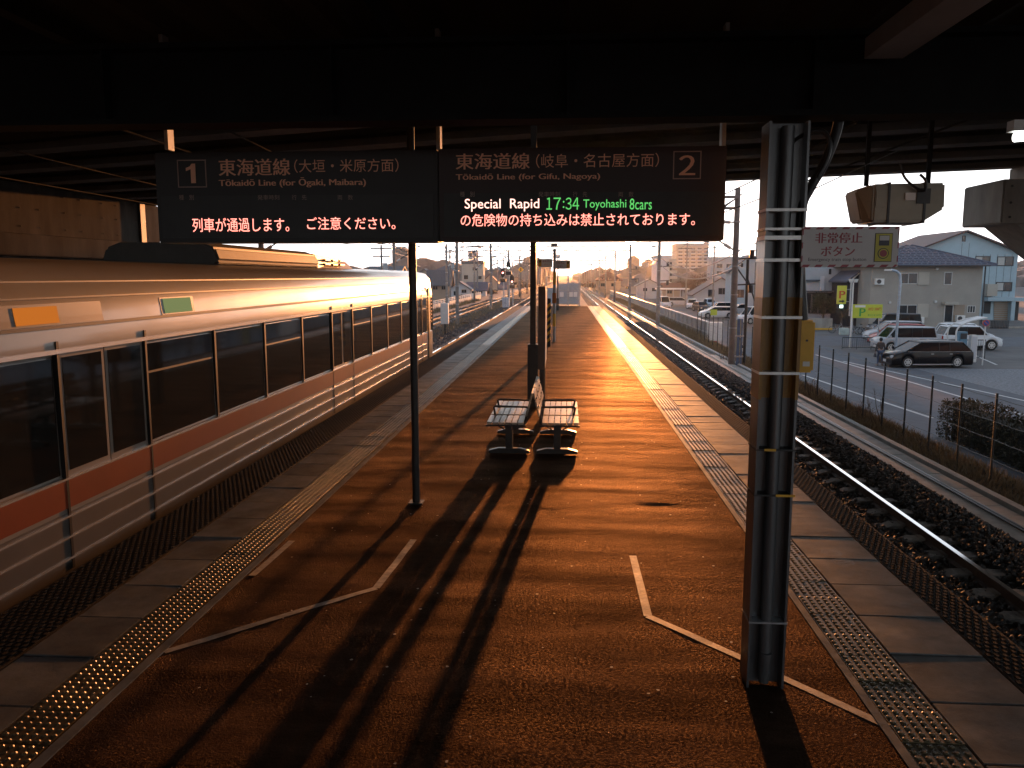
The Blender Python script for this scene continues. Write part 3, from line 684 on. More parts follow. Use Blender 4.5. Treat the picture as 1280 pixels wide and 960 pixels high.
single('stay_wire', MB().cyl(D(1018, 236, 4.3), D(1122, 188, 5.3), .003, n=6), steel_d, 'thin straight stay wire from the column towards the monitor rail', 'wire')
la = thing('strip_lamp', 'lit white strip lamp under the bridge at the right edge', 'lamp', D(1282, 172, 9))
a_, c_ = D(1268, 172, 9), D(1330, 166, 9)
MB().cyl(a_, c_, .045, n=12).build('tube', emis('lamp_white', (.9, .97, .92), 1.6), la)
MB().box(a_.x - .05, c_.x, 8.93, 9.07, a_.z + .06, a_.z + .17).build('housing', white_m, la)
MB().box(a_.x + .2, a_.x + .24, 8.98, 9.02, a_.z + .17, 5.04).build('hanger', steel_d, la)

# ================================================================== POSTS on the platform
pb = G(520.5, 629, 0)
t = thing('canopy_post', 'slim black post on the left of the platform under the departure boards', 'post', pb)
MB().cyl((pb.x, pb.y, 0), (pb.x, pb.y, 3.74), .038, n=14).build('shaft', steel_d, t, smooth=True)
MB().box(pb.x - .07, pb.x + .07, pb.y - .07, pb.y + .07, .004, .018).build('base_plate', steel_d, t)
pb2 = G(666, 508, 0)
t = thing('lamp_post', 'black post with a thick square sleeve rising behind the benches', 'post', pb2)
MB().box(pb2.x - .09, pb2.x + .09, pb2.y - .09, pb2.y + .09, 0, D(666, 430, pb2.y).z).build('sleeve', steel_d, t, bevel=.01)
MB().box(pb2.x - .05, pb2.x + .05, pb2.y - .05, pb2.y + .05, D(666, 430, pb2.y).z, 5.04).build('shaft', steel_d, t)
bp = G(677, 531, 0)
t = thing('notice_board', 'tall narrow brown notice board seen edge-on behind the benches', 'notice board', bp)
zt_ = D(678, 358, bp.y).z
MB().box(bp.x - .06, bp.x + .045, bp.y, bp.y + .85, D(678, 462, bp.y).z, zt_).build('panel', mat('brown_board', (.10, .055, .035), .5, var=.2), t, bevel=.006)
MB().box(bp.x + .0455, bp.x + .05, bp.y + .05, bp.y + .8, D(678, 455, bp.y).z, zt_ - .05).build('notice', white_m, t)
for yy in (.08, .72): MB().box(bp.x - .035, bp.x + .035, bp.y + yy, bp.y + yy + .07, 0, D(678, 462, bp.y).z).build('leg', steel_d, t)
sb = G(686, 433, 0)
t = thing('striped_post', 'short square post with yellow and black hazard stripes', 'post', sb)
zt_ = D(686, 373, sb.y).z
MB().box(sb.x - .055, sb.x + .055, sb.y, sb.y + .1, 0, zt_).build('shaft', black_m, t)
k = MB(); z = .12
while z < zt_ - .15:
    k.face([(sb.x - .055, sb.y - .002, z), (sb.x + .055, sb.y - .002, z + .1), (sb.x + .055, sb.y - .002, z + .2), (sb.x - .055, sb.y - .002, z + .1)]); z += .22
k.build('yellow_stripe', yel_m, t)
es2 = G(692.5, 427, 0)
t = thing('signal_post', 'white and yellow banded post carrying two small emergency signs and a lamp', 'post', es2)
zz = lambda py: D(692, py, es2.y).z
MB().cyl((es2.x, es2.y, 0), (es2.x, es2.y, zz(311)), .052, n=12).build('shaft', grey_m, t, smooth=True)
for ya, yb in ((356, 340), (408, 392)): MB().cyl((es2.x, es2.y, zz(ya)), (es2.x, es2.y, zz(yb)), .056, n=12).build('yellow_band', yel_m, t, smooth=True)
MB().box(es2.x - .07, es2.x + .07, es2.y - .1, es2.y - .057, zz(379), zz(366)).build('button_case', mat('orange_box', (.5, .16, .03), .5), t, bevel=.01)
MB().box(es2.x - .13, es2.x + .1, es2.y - .06, es2.y + .06, zz(308), zz(304)).build('lamp_head', white_m, t)
for (xa, xb, ya, yb, pa) in ((672, 690.5, 334, 323.5, 0), (693.5, 713, 336, 325.5, 1)):
    p, q = D(xa, ya, es2.y - .07), D(xb, yb, es2.y - .07)
    pn = MB().box(p.x, q.x, es2.y - .075, es2.y - .06, p.z, q.z).build('sign_panel', white_m, t)
    ix = p.x + .03 if not pa else q.x - .13
    MB().box(ix, ix + .10, es2.y - .079, es2.y - .0755, p.z + .03, q.z - .03).build('pictogram', yel_m, pn)
    MB().box(ix + .025, ix + .075, es2.y - .082, es2.y - .0795, p.z + .16, q.z - .05).build('pictogram', black_m, pn)
    tx = p.x + .17 if not pa else p.x + .04
    text('lettering', '非常停止', signred, pn, (tx, es2.y - .078, q.z - .12), X, Z, .29, .075); text('lettering', 'ボタン', signred, pn, (tx + .05, es2.y - .078, p.z + .05), X, Z, .19, .07)
bb_ = G(697, 388, 0)
t = thing('speaker_post', 'thin dark post with a thick foot towards the platform end', 'post', bb_)
MB().cyl((bb_.x, bb_.y, 0), (bb_.x, bb_.y, D(697, 318, bb_.y).z), .045, n=8).build('shaft', steel_d, t)
MB().cyl((bb_.x, bb_.y, 0), (bb_.x, bb_.y, .8), .1, n=8).build('foot', steel_d, t)
MB().box(bb_.x - .2, bb_.x + .15, bb_.y - .1, bb_.y + .1, D(697, 322, bb_.y).z, D(697, 318, bb_.y).z).build('speaker', white_m, t)

# ================================================================== BENCHES
def bench(loc, s, label):
    """s=-1 faces left, +1 faces right. built at the origin: near end y=0, inner edge x=0"""
    t = thing('bench', label, 'bench', (0, 0, 0), 'back-to-back platform benches')
    for j in range(3):
        y0 = j * .60
        for i in range(6):
            x = .05 + i * .078
            MB().box(s * x if s > 0 else s * (x + .07), s * (x + .07) if s > 0 else s * x, y0 + .015, y0 + .55, .405 + .004 * (i == 5), .43 + .004 * (i == 5)).build('seat_slat', wood_m, t, bevel=.005)
        for i in range(3):
            z = .55 + i * .105; xx = .035 - (z - .43) * .25
            MB().obox((s * xx, y0 + .28, z), (.02, .535, .085), (1, 0, s * .25), (0, 0, 1)).build('back_slat', wood_m, t, bevel=.005)
        MB().box(min(s * .02, s * .52), max(s * .02, s * .52), y0 - .012, y0 + .012, .385, .404).box(min(s * .02, s * .52), max(s * .02, s * .52), y0 + .556, y0 + .58, .385, .404).build('seat_rail', frame_m, t)
        if j:
            ya = y0 - .018
            MB().tube([(s * .03, ya, .40), (s * .03, ya, .535), (s * .45, ya, .545), (s * .47, ya, .53), (s * .45, ya, .42)], .014, 8).build('armrest', frame_m, t)
        MB().obox((s * .0, y0 + .28, .57), (.02, .03, .36), (1, 0, s * .25), (0, 0, 1)).build('back_bracket', frame_m, t)
    MB().box(min(s * .20, s * .28), max(s * .20, s * .28), .02, 1.76, .33, .384).build('beam', frame_m, t)
    for y in (.22, 1.5):
        MB().box(min(s * .195, s * .285), max(s * .195, s * .285), y - .04, y + .04, .05, .33).build('leg', frame_m, t, bevel=.008)
        f = MB(); f.prism([(s * -.02, 0.0), (s * -.02, .035), (s * .1, .065), (s * .38, .065), (s * .50, .035), (s * .50, 0.0)], 'y', y - .045, y + .045); f.build('foot', frame_m, t, bevel=.006)
        MB().tube([(s * .09, y, .40), (s * .11, y, .34), (s * .18, y, .30)], .008, 6).tube([(s * .39, y, .40), (s * .37, y, .34), (s * .30, y, .30)], .008, 6).build('strut', frame_m, t)
    t.location = loc; return t
bl = G(634, 566, 0)
byy = bl.y - .22
bench((G(662, 566, 0).x - .02, byy, 0.003), -1, 'left bench facing the train, wooden slats with armrests')
bench((G(671, 566, 0).x + .02, byy, 0.003), 1, 'right bench facing the empty track, back to the other bench')

# ================================================================== TRAIN
TX = -5.33
tb = mat('train_cream_paint', (.30, .27, .235), .28, var=.06, scale=1.5, coat=.3, big=.004, bigscale=.8)
ts = mat('train_steel', (.17, .16, .15), .32, metal=.5, var=.08, scale=2)
torg = mat('train_orange_stripe', (.27, .045, .012), .32, var=.12, scale=2, coat=.3)
tgl = mat('train_window_glass', (.022, .022, .02), .05, var=.2, spec=.7)
tbk = mat('train_black', (.02, .02, .02), .35, var=.2)
bright = mat('train_bright_rib', (.85, .82, .78), .25, metal=.7, var=.05)
tr_ = thing('passenger_train', 'cream and orange striped commuter train passing at the left platform edge', 'train', (TX, 8, -1.1))
half = [(1.24, -.80), (1.38, -.35), (1.41, -.10), (1.41, .66), (1.385, .68), (1.375, 1.64), (1.41, 1.66), (1.41, 1.75), (1.375, 1.93), (1.34, 2.20), (1.23, 2.325), (.95, 2.38), (.4, 2.41)]
prof_t = [(TX + x, z) for x, z in half] + [(TX - x, z) for x, z in reversed(half)]
MB().prism(prof_t, 'y', -9, 22.4).build('body', tb, tr_, smooth=True)
noser = []
for y, sx, sz in ((22.4, 1, 1), (23.0, .995, 1), (23.5, .975, .985), (23.9, .93, .95), (24.15, .86, .90), (24.3, .72, .80)):
    noser.append([(TX + (x - TX) * sx, y, .6 + (z - .6) * sz) for x, z in prof_t])
MB().loft(noser).build('nose', tb, tr_, smooth=True)
MB().box(TX + 1.409, TX + 1.418, -9, 22.35, .43, .655).build('orange_stripe', torg, tr_)
MB().box(TX + 1.409, TX + 1.414, -9, 22.35, -.10, .395).build('lower_panel', ts, tr_)
for z in (.665, .365, .20, .03): MB().box(TX + 1.40, TX + 1.430, -9, 22.3, z - .008, z + .008).build('trim_rib', bright, tr_)
MB().box(TX + 1.40, TX + 1.432, -9, 22.6, 1.655, 1.69).build('window_gutter', bright, tr_)
MB().box(TX + 1.36, TX + 1.405, -9, 22.6, 1.845, 1.872).build('rain_gutter', tbk, tr_)
MB().box(TX + 1.345, TX + 1.366, -9, 22.6, 2.075, 2.09).build('roof_seam', tbk, tr_); MB().box(TX + 1.31, TX + 1.343, -9, 22.6, 2.20, 2.212).build('roof_seam', tbk, tr_)
y = -8.6
wins = []; doors = [(5.9, 7.2), (13.2, 14.5), (20.4, 21.6)]
edges = [-9, -1.6, -.3] + [e for d in doors for e in d] + [22.4]
def seg(ya, yb):
    n = max(1, round((yb - ya) / 1.55)); w = (yb - ya) / n
    for i in range(n):
        a, b = ya + i * w + .045, ya + (i + 1) * w - .045
        p = MB().box(TX + 1.372, TX + 1.394, a, b, .70, 1.62).build('window', tgl, tr_)
        MB().box(TX + 1.36, TX + 1.405, a - .05, a - .005, .675, 1.65).build('window_pillar', tbk, tr_)
        if i % 2 == 0: MB().box(TX + 1.39, TX + 1.398, a, b, 1.34, 1.36).build('sash', tbk, p)
for a, b in ((-.3, 5.9), (7.2, 13.2), (14.5, 20.4), (21.6, 22.5)): seg(a, b)
for a, b in doors:
    for c, d in ((a + .03, (a + b) / 2 - .008), ((a + b) / 2 + .008, b - .03)):
        dd = MB().box(TX + 1.35, TX + 1.4085 + .0, c, d, -.05, .64).box(TX + 1.35, TX + 1.398, c, d, .6405, 1.74).build('door', tb, tr_)
        MB().box(TX + 1.3985, TX + 1.402, c + .04, d - .04, .72, 1.62).build('door_window', tgl, dd)
    MB().box(TX + 1.35, TX + 1.4205, a - .015, a + .015, -.06, 1.75).build('door_seal', tbk, tr_); MB().box(TX + 1.35, TX + 1.4205, b - .015, b + .015, -.06, 1.75).build('door_seal', tbk, tr_)
# front cab side: door pillar, grille
MB().box(TX + 1.395, TX + 1.425, 22.62, 22.86, -.2, 1.95).build('cab_door_edge', tbk, tr_)
for i in range(8): MB().box(TX + 1.37, TX + 1.412, 23.0, 23.3, 1.62 - .1 * i, 1.66 - .1 * i).build('vent_slat', torg, tr_)
MB().box(TX + 1.33, TX + 1.375, 23.5, 23.7, .6, 1.7).build('corner_window', tgl, tr_)
# displays
def plate(name, y0, y1, z0, z1, off, m):
    fx = lambda z: TX + (1.41 - (z - 1.75) / .18 * .035 if z < 1.93 else 1.375 - (z - 1.93) / .27 * .035) + off
    MB().prism([(fx(z0), z0), (fx(1.93), 1.93), (fx(z1), z1), (fx(z1) - .012, z1), (fx(1.93) - .012, 1.93), (fx(z0) - .012, z0)], 'y', y0, y1).build(name, m, tr_)
plate('display_case', 5.3, 6.6, 1.874, 2.04, .004, tbk); plate('destination_display', 5.5, 6.0, 1.89, 2.02, .008, emis('display_orange', (1, .27, .03), .11))
plate('display_case', 7.6, 8.3, 1.874, 2.04, .004, tbk); plate('destination_display', 7.66, 8.24, 1.885, 2.03, .008, emis('display_green', (.34, .45, .18), .10))
# roof unit
acm = mat('roof_unit_shaded', (.09, .08, .07), .5, var=.2)  # side darkened for the shade under the bridge
ac = MB().prism([(TX - .75, 2.38), (TX + .75, 2.38), (TX + .80, 2.45), (TX + .74, 2.62), (TX + .55, 2.69), (TX - .55, 2.69), (TX - .74, 2.62), (TX - .8, 2.45)], 'y', 10.3, 14.6)
ac.build('roof_unit', acm, tr_, bevel=.03)
MB().loft([[(TX - .75, 14.61, 2.38), (TX + .76, 14.61, 2.38), (TX + .70, 14.61, 2.66), (TX - .70, 14.61, 2.66)], [(TX - .7, 17.3, 2.38), (TX + .72, 17.3, 2.38), (TX + .6, 16.9, 2.6), (TX - .6, 16.9, 2.6)]]).build('roof_unit_end', mat('unit_sunlit_end', (.42, .22, .10), .4, var=.1), tr_, bevel=.02)  # orange of the low sun on this end, put into its colour
for yy in (15.1, 15.6, 16.1):
    for z in (2.46, 2.54): MB().box(TX + .68, TX + .765, yy, yy + .32, z, z + .03).build('louvre', tbk, tr_)
for yy in (-4.8, -2.7, 20.8, 22.9 - 4): 
    pass
for yy in (18.6, 20.7, 1.0, -1.1):
    wv = MB().cyl((TX + .60, yy, -.67), (TX + .49, yy, -.67), .43, n=28).cyl((TX - .60, yy, -.67), (TX - .49, yy, -.67), .43, n=28).cyl((TX - .6, yy, -.67), (TX + .6, yy, -.67), .07).build('wheel_set', steel_d, tr_)
for yc in (19.65, -.05): MB().box(TX + .75, TX + .95, yc - 1.4, yc + 1.4, -.85, -.6).box(TX - .95, TX - .75, yc - 1.4, yc + 1.4, -.85, -.6).build('bogie_frame', steel_d, tr_)
MB().cyl((TX + 1.02, 23.9, .55), (TX + 1.0, 24.36, .55), .09, n=12).cyl((TX - 1.02, 23.9, .55), (TX - 1.0, 24.36, .55), .09, n=12).build('head_lamp_case', tbk, tr_)

# ================================================================== OVERHEAD LINE
YS = [32, 58, 84, 110, 136, 162, 188, 214, 240, 266, 300]
def catpole(x, y, n, side, ht=5.6, r=.14):
    t = thing('catenary_pole', f'{side}, {ORD[n]} from the near end', 'utility pole', (x, y, -1.45), 'concrete poles of the overhead line')
    MB().cyl((x, y, -1.45), (x, y, ht), r, r * .75, 14 if y < 100 else 8).build('shaft', pole_m, t, smooth=True)
    if y < 170:
        k = MB()
        for z in (.2, 1.5, 2.6, 4.3): k.cyl((x, y, z), (x, y, z + .05), r * 1.05, n=12)
        k.build('band', galv, t)
        s = -1 if x > 0 else 1
        MB().tube([(x, y, 4.3), (x + s * 2.1, y, 4.42)], .03, 6).tube([(x, y, 3.2), (x + s * 1.9, y, 4.38)], .03, 6).build('bracket_arm', steel_d, t)
        MB().cyl((x + s * .25, y, 4.31), (x + s * .55, y, 4.33), .07, n=8).build('insulator', white_m, t); MB().cyl((x + s * .2, y, 3.32), (x + s * .45, y, 3.48), .07, n=8).build('insulator', white_m, t)
        if side.startswith('right'):
            k = MB().tube([(x, y, 2.9), (x + .9, y, 2.95)], .03, 6).tube([(x, y, 1.9), (x + .9, y, 1.95)], .03, 6); k.build('side_arm', steel_d, t)
            MB().cyl((x + .62, y - .05, 2.95), (x + .62, y - .05, 3.25), .10, n=10).build('insulator', sash_m, t); MB().cyl((x + .62, y - .05, 1.6), (x + .62, y - .05, 1.9), .10, n=10).build('insulator', sash_m, t)
    return t
for i, y in enumerate(YS):
    catpole(6.55, y, i, 'right-hand concrete line pole beside the single track')
    if i: catpole(-7.9, y, i, 'left concrete line pole between the two left tracks')
    catpole(-12.7, y + 1, i, 'leftmost concrete line pole beyond the outer track')
    t = thing('portal_beam', f'steel portal beam across the tracks, {ORD[i]} from the near end', 'beam', (0, y, 4.85), 'portal beams over the tracks')
    k = MB().box(-12.7, 6.55, y - .22, y - .12, 4.78, 4.88).box(-12.7, 6.55, y - .22, y - .12, 5.2, 5.3)
    if y < 200:
        for j in range(32):
            xa = -12.7 + .6 * j; k.obox((xa + .3, y - .175, 5.03), (.72, .06, .06), (.6, 0, .38 if j % 2 else -.38))
    k.build('lattice', pole_m, t)
    if y < 200:
        k = MB()
        for x in (4.27, -5.33, -9.9): k.box(x - .02, x + .02, y - .2, y - .16, 4.35, 4.8)
        k.build('drop_arm', steel_d, t)
nm = {4.27: 'right-hand', -5.33: 'middle', -9.9: 'leftmost'}
for x in (4.27, -5.33, -9.9):
    single('contact_wire', MB().tube([(x + .15 * (-1) ** i, y, 3.95) for i, y in enumerate([6] + YS)], .014, 5), wire_m, f'lower contact wire above the {nm[x]} track', 'wire', 'overhead wires')
    P = []
    for a, b in zip([6] + YS, YS): 
        for q in range(6): f = q / 6; P.append((x, a + (b - a) * f, 4.78 - 1.6 * f * (1 - f) * .9))
    P.append((x, YS[-1], 4.78)); single('messenger_wire', MB().tube(P, .016, 5), wire_m, f'sagging carrier wire above the {nm[x]} track', 'wire', 'overhead wires')
    k = MB()
    for i in range(50):
        y = 28 + 2.6 * i * 1.2; f = ((y - 32) % 26) / 26; k.cyl((x, y, 3.95), (x, y, 4.78 - 1.44 * f * (1 - f)), .006, n=4)
    single('dropper_wires', k, wire_m, f'thin vertical hanger wires above the {nm[x]} track', 'wire', 'overhead wires', kind='stuff')
def sag(name, a, b, s, r, label):
    a, b = Vector(a), Vector(b); P = [a.lerp(b, i / 14) + Vector((0, 0, -4 * s * (i / 14) * (1 - i / 14))) for i in range(15)]
    single(name, MB().tube(P, r, 6), rub_cable, label, 'cable')
sag('feeder_cable', (6.7, 58, 3.5), (6.8, 32, 3.3), .75, .025, 'upper sagging cable between the two nearest right-hand poles')
sag('feeder_cable', (6.7, 58, 3.0), (6.8, 32, 2.7), .75, .03, 'lower sagging cable between the two nearest right-hand poles')
sag('feeder_cable', (6.7, 84, 3.6), (6.7, 58, 3.6), .6, .025, 'sagging cable between the second and third right-hand poles')
for k_, (x, z) in enumerate(((-12.9, 5.4), (-8.1, 5.5), (6.75, 5.4), (-12.9, 4.6))):
    P = []
    for a, b in zip(YS, YS[1:]):
        for q in range(5): f = q / 5; P.append((x, a + (b - a) * f, z - 2.0 * f * (1 - f)))
    single('feeder_wire', MB().tube(P, .022, 5), wire_m, ('feeder wire along the leftmost pole row, upper', 'feeder wire along the pole row between the left tracks', 'feeder wire along the right-hand pole row', 'feeder wire along the leftmost pole row, lower')[k_], 'wire')
# guy strut and cable riser at the nearest right pole
t = thing('cable_riser', 'blue-grey cable riser with straps standing beside the nearest right-hand pole', 'cable duct', (6.75, 31.7, -1.4))
MB().box(6.66, 6.76, 31.65, 31.75, -1.4, .6).box(6.80, 6.86, 31.65, 31.75, -1.4, .6).build('duct', mat('blue_duct', (.12, .19, .32), .5), t)
MB().box(6.60, 6.92, 31.64, 31.76, -.1, -.04).box(6.60, 6.92, 31.64, 31.76, -.9, -.84).build('strap', galv, t)
t = thing('steel_pole', 'thin dark pole with guy struts behind the nearest right-hand pole', 'pole', (7.3, 33, -1.4))
MB().cyl((7.25, 33, -1.4), (7.25, 33, 2.9), .06, n=8).build('shaft', steel_d, t)
MB().tube([(7.25, 33, 2.2), (8.9, 34, -1.9)], .03, 6).tube([(7.25, 33, 2.0), (6.6, 32, 2.6)], .03, 6).build('strut', steel_d, t)
p = G(922, 440, -1.42)
t = thing('yellow_box', 'pale yellow upright cabinet beside the nearest right-hand pole', 'cabinet', p)
MB().box(p.x - .13, p.x + .13, p.y, p.y + .2, -1.42, D(922, 400, p.y).z).build('cabinet', mat('pale_yellow', (.42, .40, .20), .6), t, bevel=.01)
MB().box(p.x - .10, p.x + .10, p.y - .008, p.y - .001, -1.2, D(922, 404, p.y).z).build('door', mat('pale_yellow', (.42, .40, .20), .6), t)
for n_, px in enumerate((936, 1002)):
    a_ = G(px - 4, 452 if n_ == 0 else 475, -1.42)
    t = thing('guy_cover', ('zebra striped guy wire cover left of the steel column' , 'zebra striped guy wire cover right of the steel column')[n_], 'guy cover', a_)
    d = Vector((-.35, .2, 1.5)).normalized()
    for q in range(10): MB().cyl(a_ + d * (.15 * q), a_ + d * (.15 * q + .149), .035, n=8).build('stripe', white_m if q % 2 else black_m, t)

# ================================================================== RAILWAY FURNITURE left
def sighead(cx, cz, y, lamp, t, s=1.0):
    k = MB(); pts = [(cx + .26 * s * math.cos(a), cz + .55 * s * math.sin(a)) for a in [i * math.pi / 9 for i in range(18)]]
    h = k.prism(pts, 'y', y, y + .05).build('signal_head', black_m, t)
    for i, dz_ in enumerate((.28, 0, -.28)):
        on = i == lamp[0]
        MB().cyl((cx, y - .001, cz + dz_ * s), (cx, y - .03, cz + dz_ * s), .10 * s, n=12).build('lens', lamp[1] if on else sash_m, h)
        MB().prism([(cx - .12 * s, cz + dz_ * s + .05), (cx, cz + dz_ * s + .14), (cx + .12 * s, cz + dz_ * s + .05), (cx, cz + dz_ * s + .12)], 'y', y - .14, y - .002).build('hood', black_m, h)
lr = emis('signal_red', (1.0, .25, .2), 3.0); lg = emis('signal_white_green', (.6, 1.0, .85), 2.5)
for px, py, base, lamp, lab in ((628.5, 341, 378, (1, lr), 'railway signal with a red lamp, left one of the three'), (635.5, 332, 380, (2, lg), 'railway signal with a green lamp, highest of the three'), (640, 349, 382, (2, lr), 'railway signal with its lowest lamp lit, right one of the three')):
    y = 95; x = D(px, py, y).x; z = D(px, py, y).z
    t = thing('railway_signal', lab, 'railway signal', (x, y, -1.4), 'railway signals between the left tracks')
    sighead(x, z, y, lamp, t); MB().cyl((x + .1, y + .12, -1.42), (x + .1, y + .12, z + .8), .07, n=8).build('post', galv, t)
    MB().box(x - .3, x + .35, y + .05, y + .5, z - 1.1, z - .7).build('platform', steel_d, t)
p = G(632, 385, -1.3); t = thing('relay_cabinet', 'blue-grey relay cabinet between the left tracks below the signals', 'cabinet', p)
MB().box(p.x - .38, p.x + .38, p.y, p.y + .5, -1.25, D(632, 372, p.y).z).build('case', mat('cabinet_blue', (.35, .42, .5), .5), t, bevel=.02)
MB().box(p.x - .01, p.x + .01, p.y - .01, p.y - .001, -1.1, D(632, 374, p.y).z).build('door_seam', sash_m, t)
p = G(556, 419, -1.3); t = thing('track_box', 'pale box on a short post beyond the train front', 'cabinet', p)
MB().box(p.x - .25, p.x + .22, p.y, p.y + .3, D(556, 405, p.y).z, D(556, 379, p.y).z).build('case', white_m, t, bevel=.02)
MB().cyl((p.x, p.y + .1, -1.35), (p.x, p.y + .1, D(556, 405, p.y).z), .04, n=8).build('post', steel_d, t)
y = 118; p = D(651, 337, y); t = thing('yellow_marker', 'yellow diamond track marker on a thin post beyond the signals', 'marker', (p.x, y, -1.4))
MB().prism([(p.x - .42, p.z), (p.x, p.z + .42), (p.x + .42, p.z), (p.x, p.z - .42)], 'y', y, y + .04).build('board', yel_m, t)
MB().box(p.x - .07, p.x + .07, y - .02, y - .002, p.z - .22, p.z + .22).build('bar', black_m, t)
MB().cyl((p.x, y + .1, -1.4), (p.x, y + .1, p.z + .8), .05, n=8).build('post', steel_d, t)
# wooden block in the ballast
p = G(581, 405, -1.26); single('concrete_block', MB().obox(p + Vector((0, 0, .08)), (.45, .3, .2), (1, .4, 0)), soil_m, 'small brown block lying in the ballast between the left tracks', 'block', bevel=.02)
# platform end screen
t = thing('platform_end_screen', 'grey steel screen and gate frame closing the far platform end', 'fence', (0, 61, 0))
xs = [D(px, 380, 61.5).x for px in (683, 697, 710, 724)]; zt_ = D(700, 345, 61.5).z
for x in xs: MB().box(x - .06, x + .06, 61.4, 61.52, -.2, zt_).build('post', galv, t)
for z in (.15, zt_ * .5, zt_ * .75, zt_ - .05): MB().box(xs[0], xs[-1], 61.35, 61.398, z, z + .07).build('rail', galv, t)
for i in range(3): MB().box(xs[i] + .065, xs[i + 1] - .065, 61.44, 61.46, .1, zt_ * (.74 if i else .6)).build('panel', mat('screen_panel', (.36, .40, .44), .6, var=.1), t)
for px0, px1, pa, pb_2 in ((699.5, 704.5, 365, 371), (711.5, 716.3, 365, 371), (717, 721.6, 365, 371)):
    p, q = D(px0, pb_2, 61.3), D(px1, pa, 61.3); MB().box(p.x, q.x, 61.3, 61.33, p.z, q.z).build('notice', white_m, t)
# left boundary wall
t = thing('boundary_wall', 'low white concrete boundary wall beyond the outer left track', 'wall', (-14.3, 90, -1.5))
for i in range(34):
    y = 60 + 2.1 * i; MB().box(-14.1, -14.0, y, y + 2.06, -1.5, -.75).build('panel', mat('pale_wall', (.5, .49, .47), .7), t); MB().box(-14.12, -13.97, y + 2.04, y + 2.14, -1.5, -.35).build('post', white_m, t)
MB().box(-14.08, -14.03, 60, 131, -.42, -.36).box(-14.08, -14.03, 60, 131, -.6, -.56).build('rail', white_m, t)

# ================================================================== RIGHT: steel fence, wire fence, hedge
t = thing('panel_fence', 'galvanised panel fence along the right-hand track, ending in a white box', 'fence', (8.15, 48, -1.5))
cor = mat('grey_mesh_panel', (.33, .35, .37), .5, metal=.3, var=.15)
y = 46.6; i = 0
while y < 150:
    pts = [(8.15 + (.035 if k % 2 else 0), y + .05 + 1.9 * k / 16) for k in range(17)]
    pts += [(q[0] + .012, q[1]) for q in reversed(pts)]
    MB().prism(pts, 'z', -1.35, -.42).build('panel', cor, t)
    MB().box(8.08, 8.14, y - .03, y + .03, -1.5, -.33).build('post', galv, t)
    y += 2.0; i += 1
MB().box(8.05, 8.20, 46.5, 150, -.40, -.34).box(8.06, 8.12, 46.5, 150, -1.0, -.95).build('top_rail', galv, t)
p, q = D(885, 426, 46), D(904, 403, 46); MB().box(p.x, q.x, 45.9, 46.45, p.z, q.z).build('end_box', white_m, t, bevel=.02)
MB().box(p.x + .3, p.x + .5, 46.1, 46.3, -1.9, p.z - .002).build('end_post', mat('red_white_post', (.6, .12, .1), .6), t)
t = thing('wire_fence', 'black post and wire fence between the track and the road', 'fence', (7.6, 20, -1.4))
for i in range(30):
    y = 10.75 + 1.25 * i; xx = 7.6
    MB().cyl((xx, y, -1.5), (xx, y, .2 + random.uniform(-.01, .01)), .021, n=8).build('post', steel_d, t)
for z, r in ((.12, .006), (-.30, .005), (-.62, .005), (-.98, .005)):
    P = [(7.575, 10.75 + 1.25 * i * .5, z - (.015 if i % 2 else 0)) for i in range(59)]; MB().tube(P, r, 5).build('wire', steel_d, t)
# leaf clouds
def leaves(name, pts, size, m, parent=None):
    pts = np.array(pts); n = len(pts)
    V = rng.normal(0, 1, (n, 3, 3)); V /= np.linalg.norm(V, axis=2, keepdims=True); V = V * size * rng.uniform(.5, 1.2, (n, 1, 1)) + pts[:, None]
    if parent: V = V - np.array(root_loc(parent))
    me = bpy.data.meshes.new(name); me.vertices.add(n * 3); me.vertices.foreach_set('co', V.astype(np.float32).ravel())
    me.loops.add(n * 3); me.loops.foreach_set('vertex_index', np.arange(n * 3, dtype=np.int32)); me.polygons.add(n)
    me.polygons.foreach_set('loop_start', np.arange(0, n * 3, 3, dtype=np.int32)); me.update(calc_edges=True)
    return link(name, me, m, parent)
t = thing('hedge', 'clipped dark brown hedge between the wire fence and the road', 'hedge', (12.7, 22, GR))
n = 22000; hx = rng.uniform(12.2, 13.3, n); hy = rng.uniform(12, 26.6, n); hz = rng.uniform(-3, -1.72, n)
side = rng.integers(0, 4, n); hx = np.where(side == 0, 12.2 + rng.normal(0, .04, n), hx); hz = np.where(side == 1, -1.70 + rng.normal(0, .04, n), hz); hy = np.where((side == 3) & (rng.random(n) < .3), 26.6 + rng.normal(0, .05, n), hy)
hz += .05 * np.sin(hy * 2.1); hx += .06 * np.sin(hy * 3.3 + hz * 3)
leaves('foliage', np.stack([hx, hy, hz], -1), .055, hedge_m, t)
k = MB()
for i in range(120):
    y = random.uniform(12, 26.5); x = random.uniform(12.25, 13.2); k.cyl((x, y, -3), (x + random.uniform(-.15, .15), y + random.uniform(-.15, .15), -1.75), .012, .004, 4)
k.build('twigs', twig_m, t, kind='stuff')
MB().box(12.45, 13.1, 12.2, 26.3, -3, -1.95).build('inner_mass', mat('hedge_inside', (.03, .026, .018), .95), t)
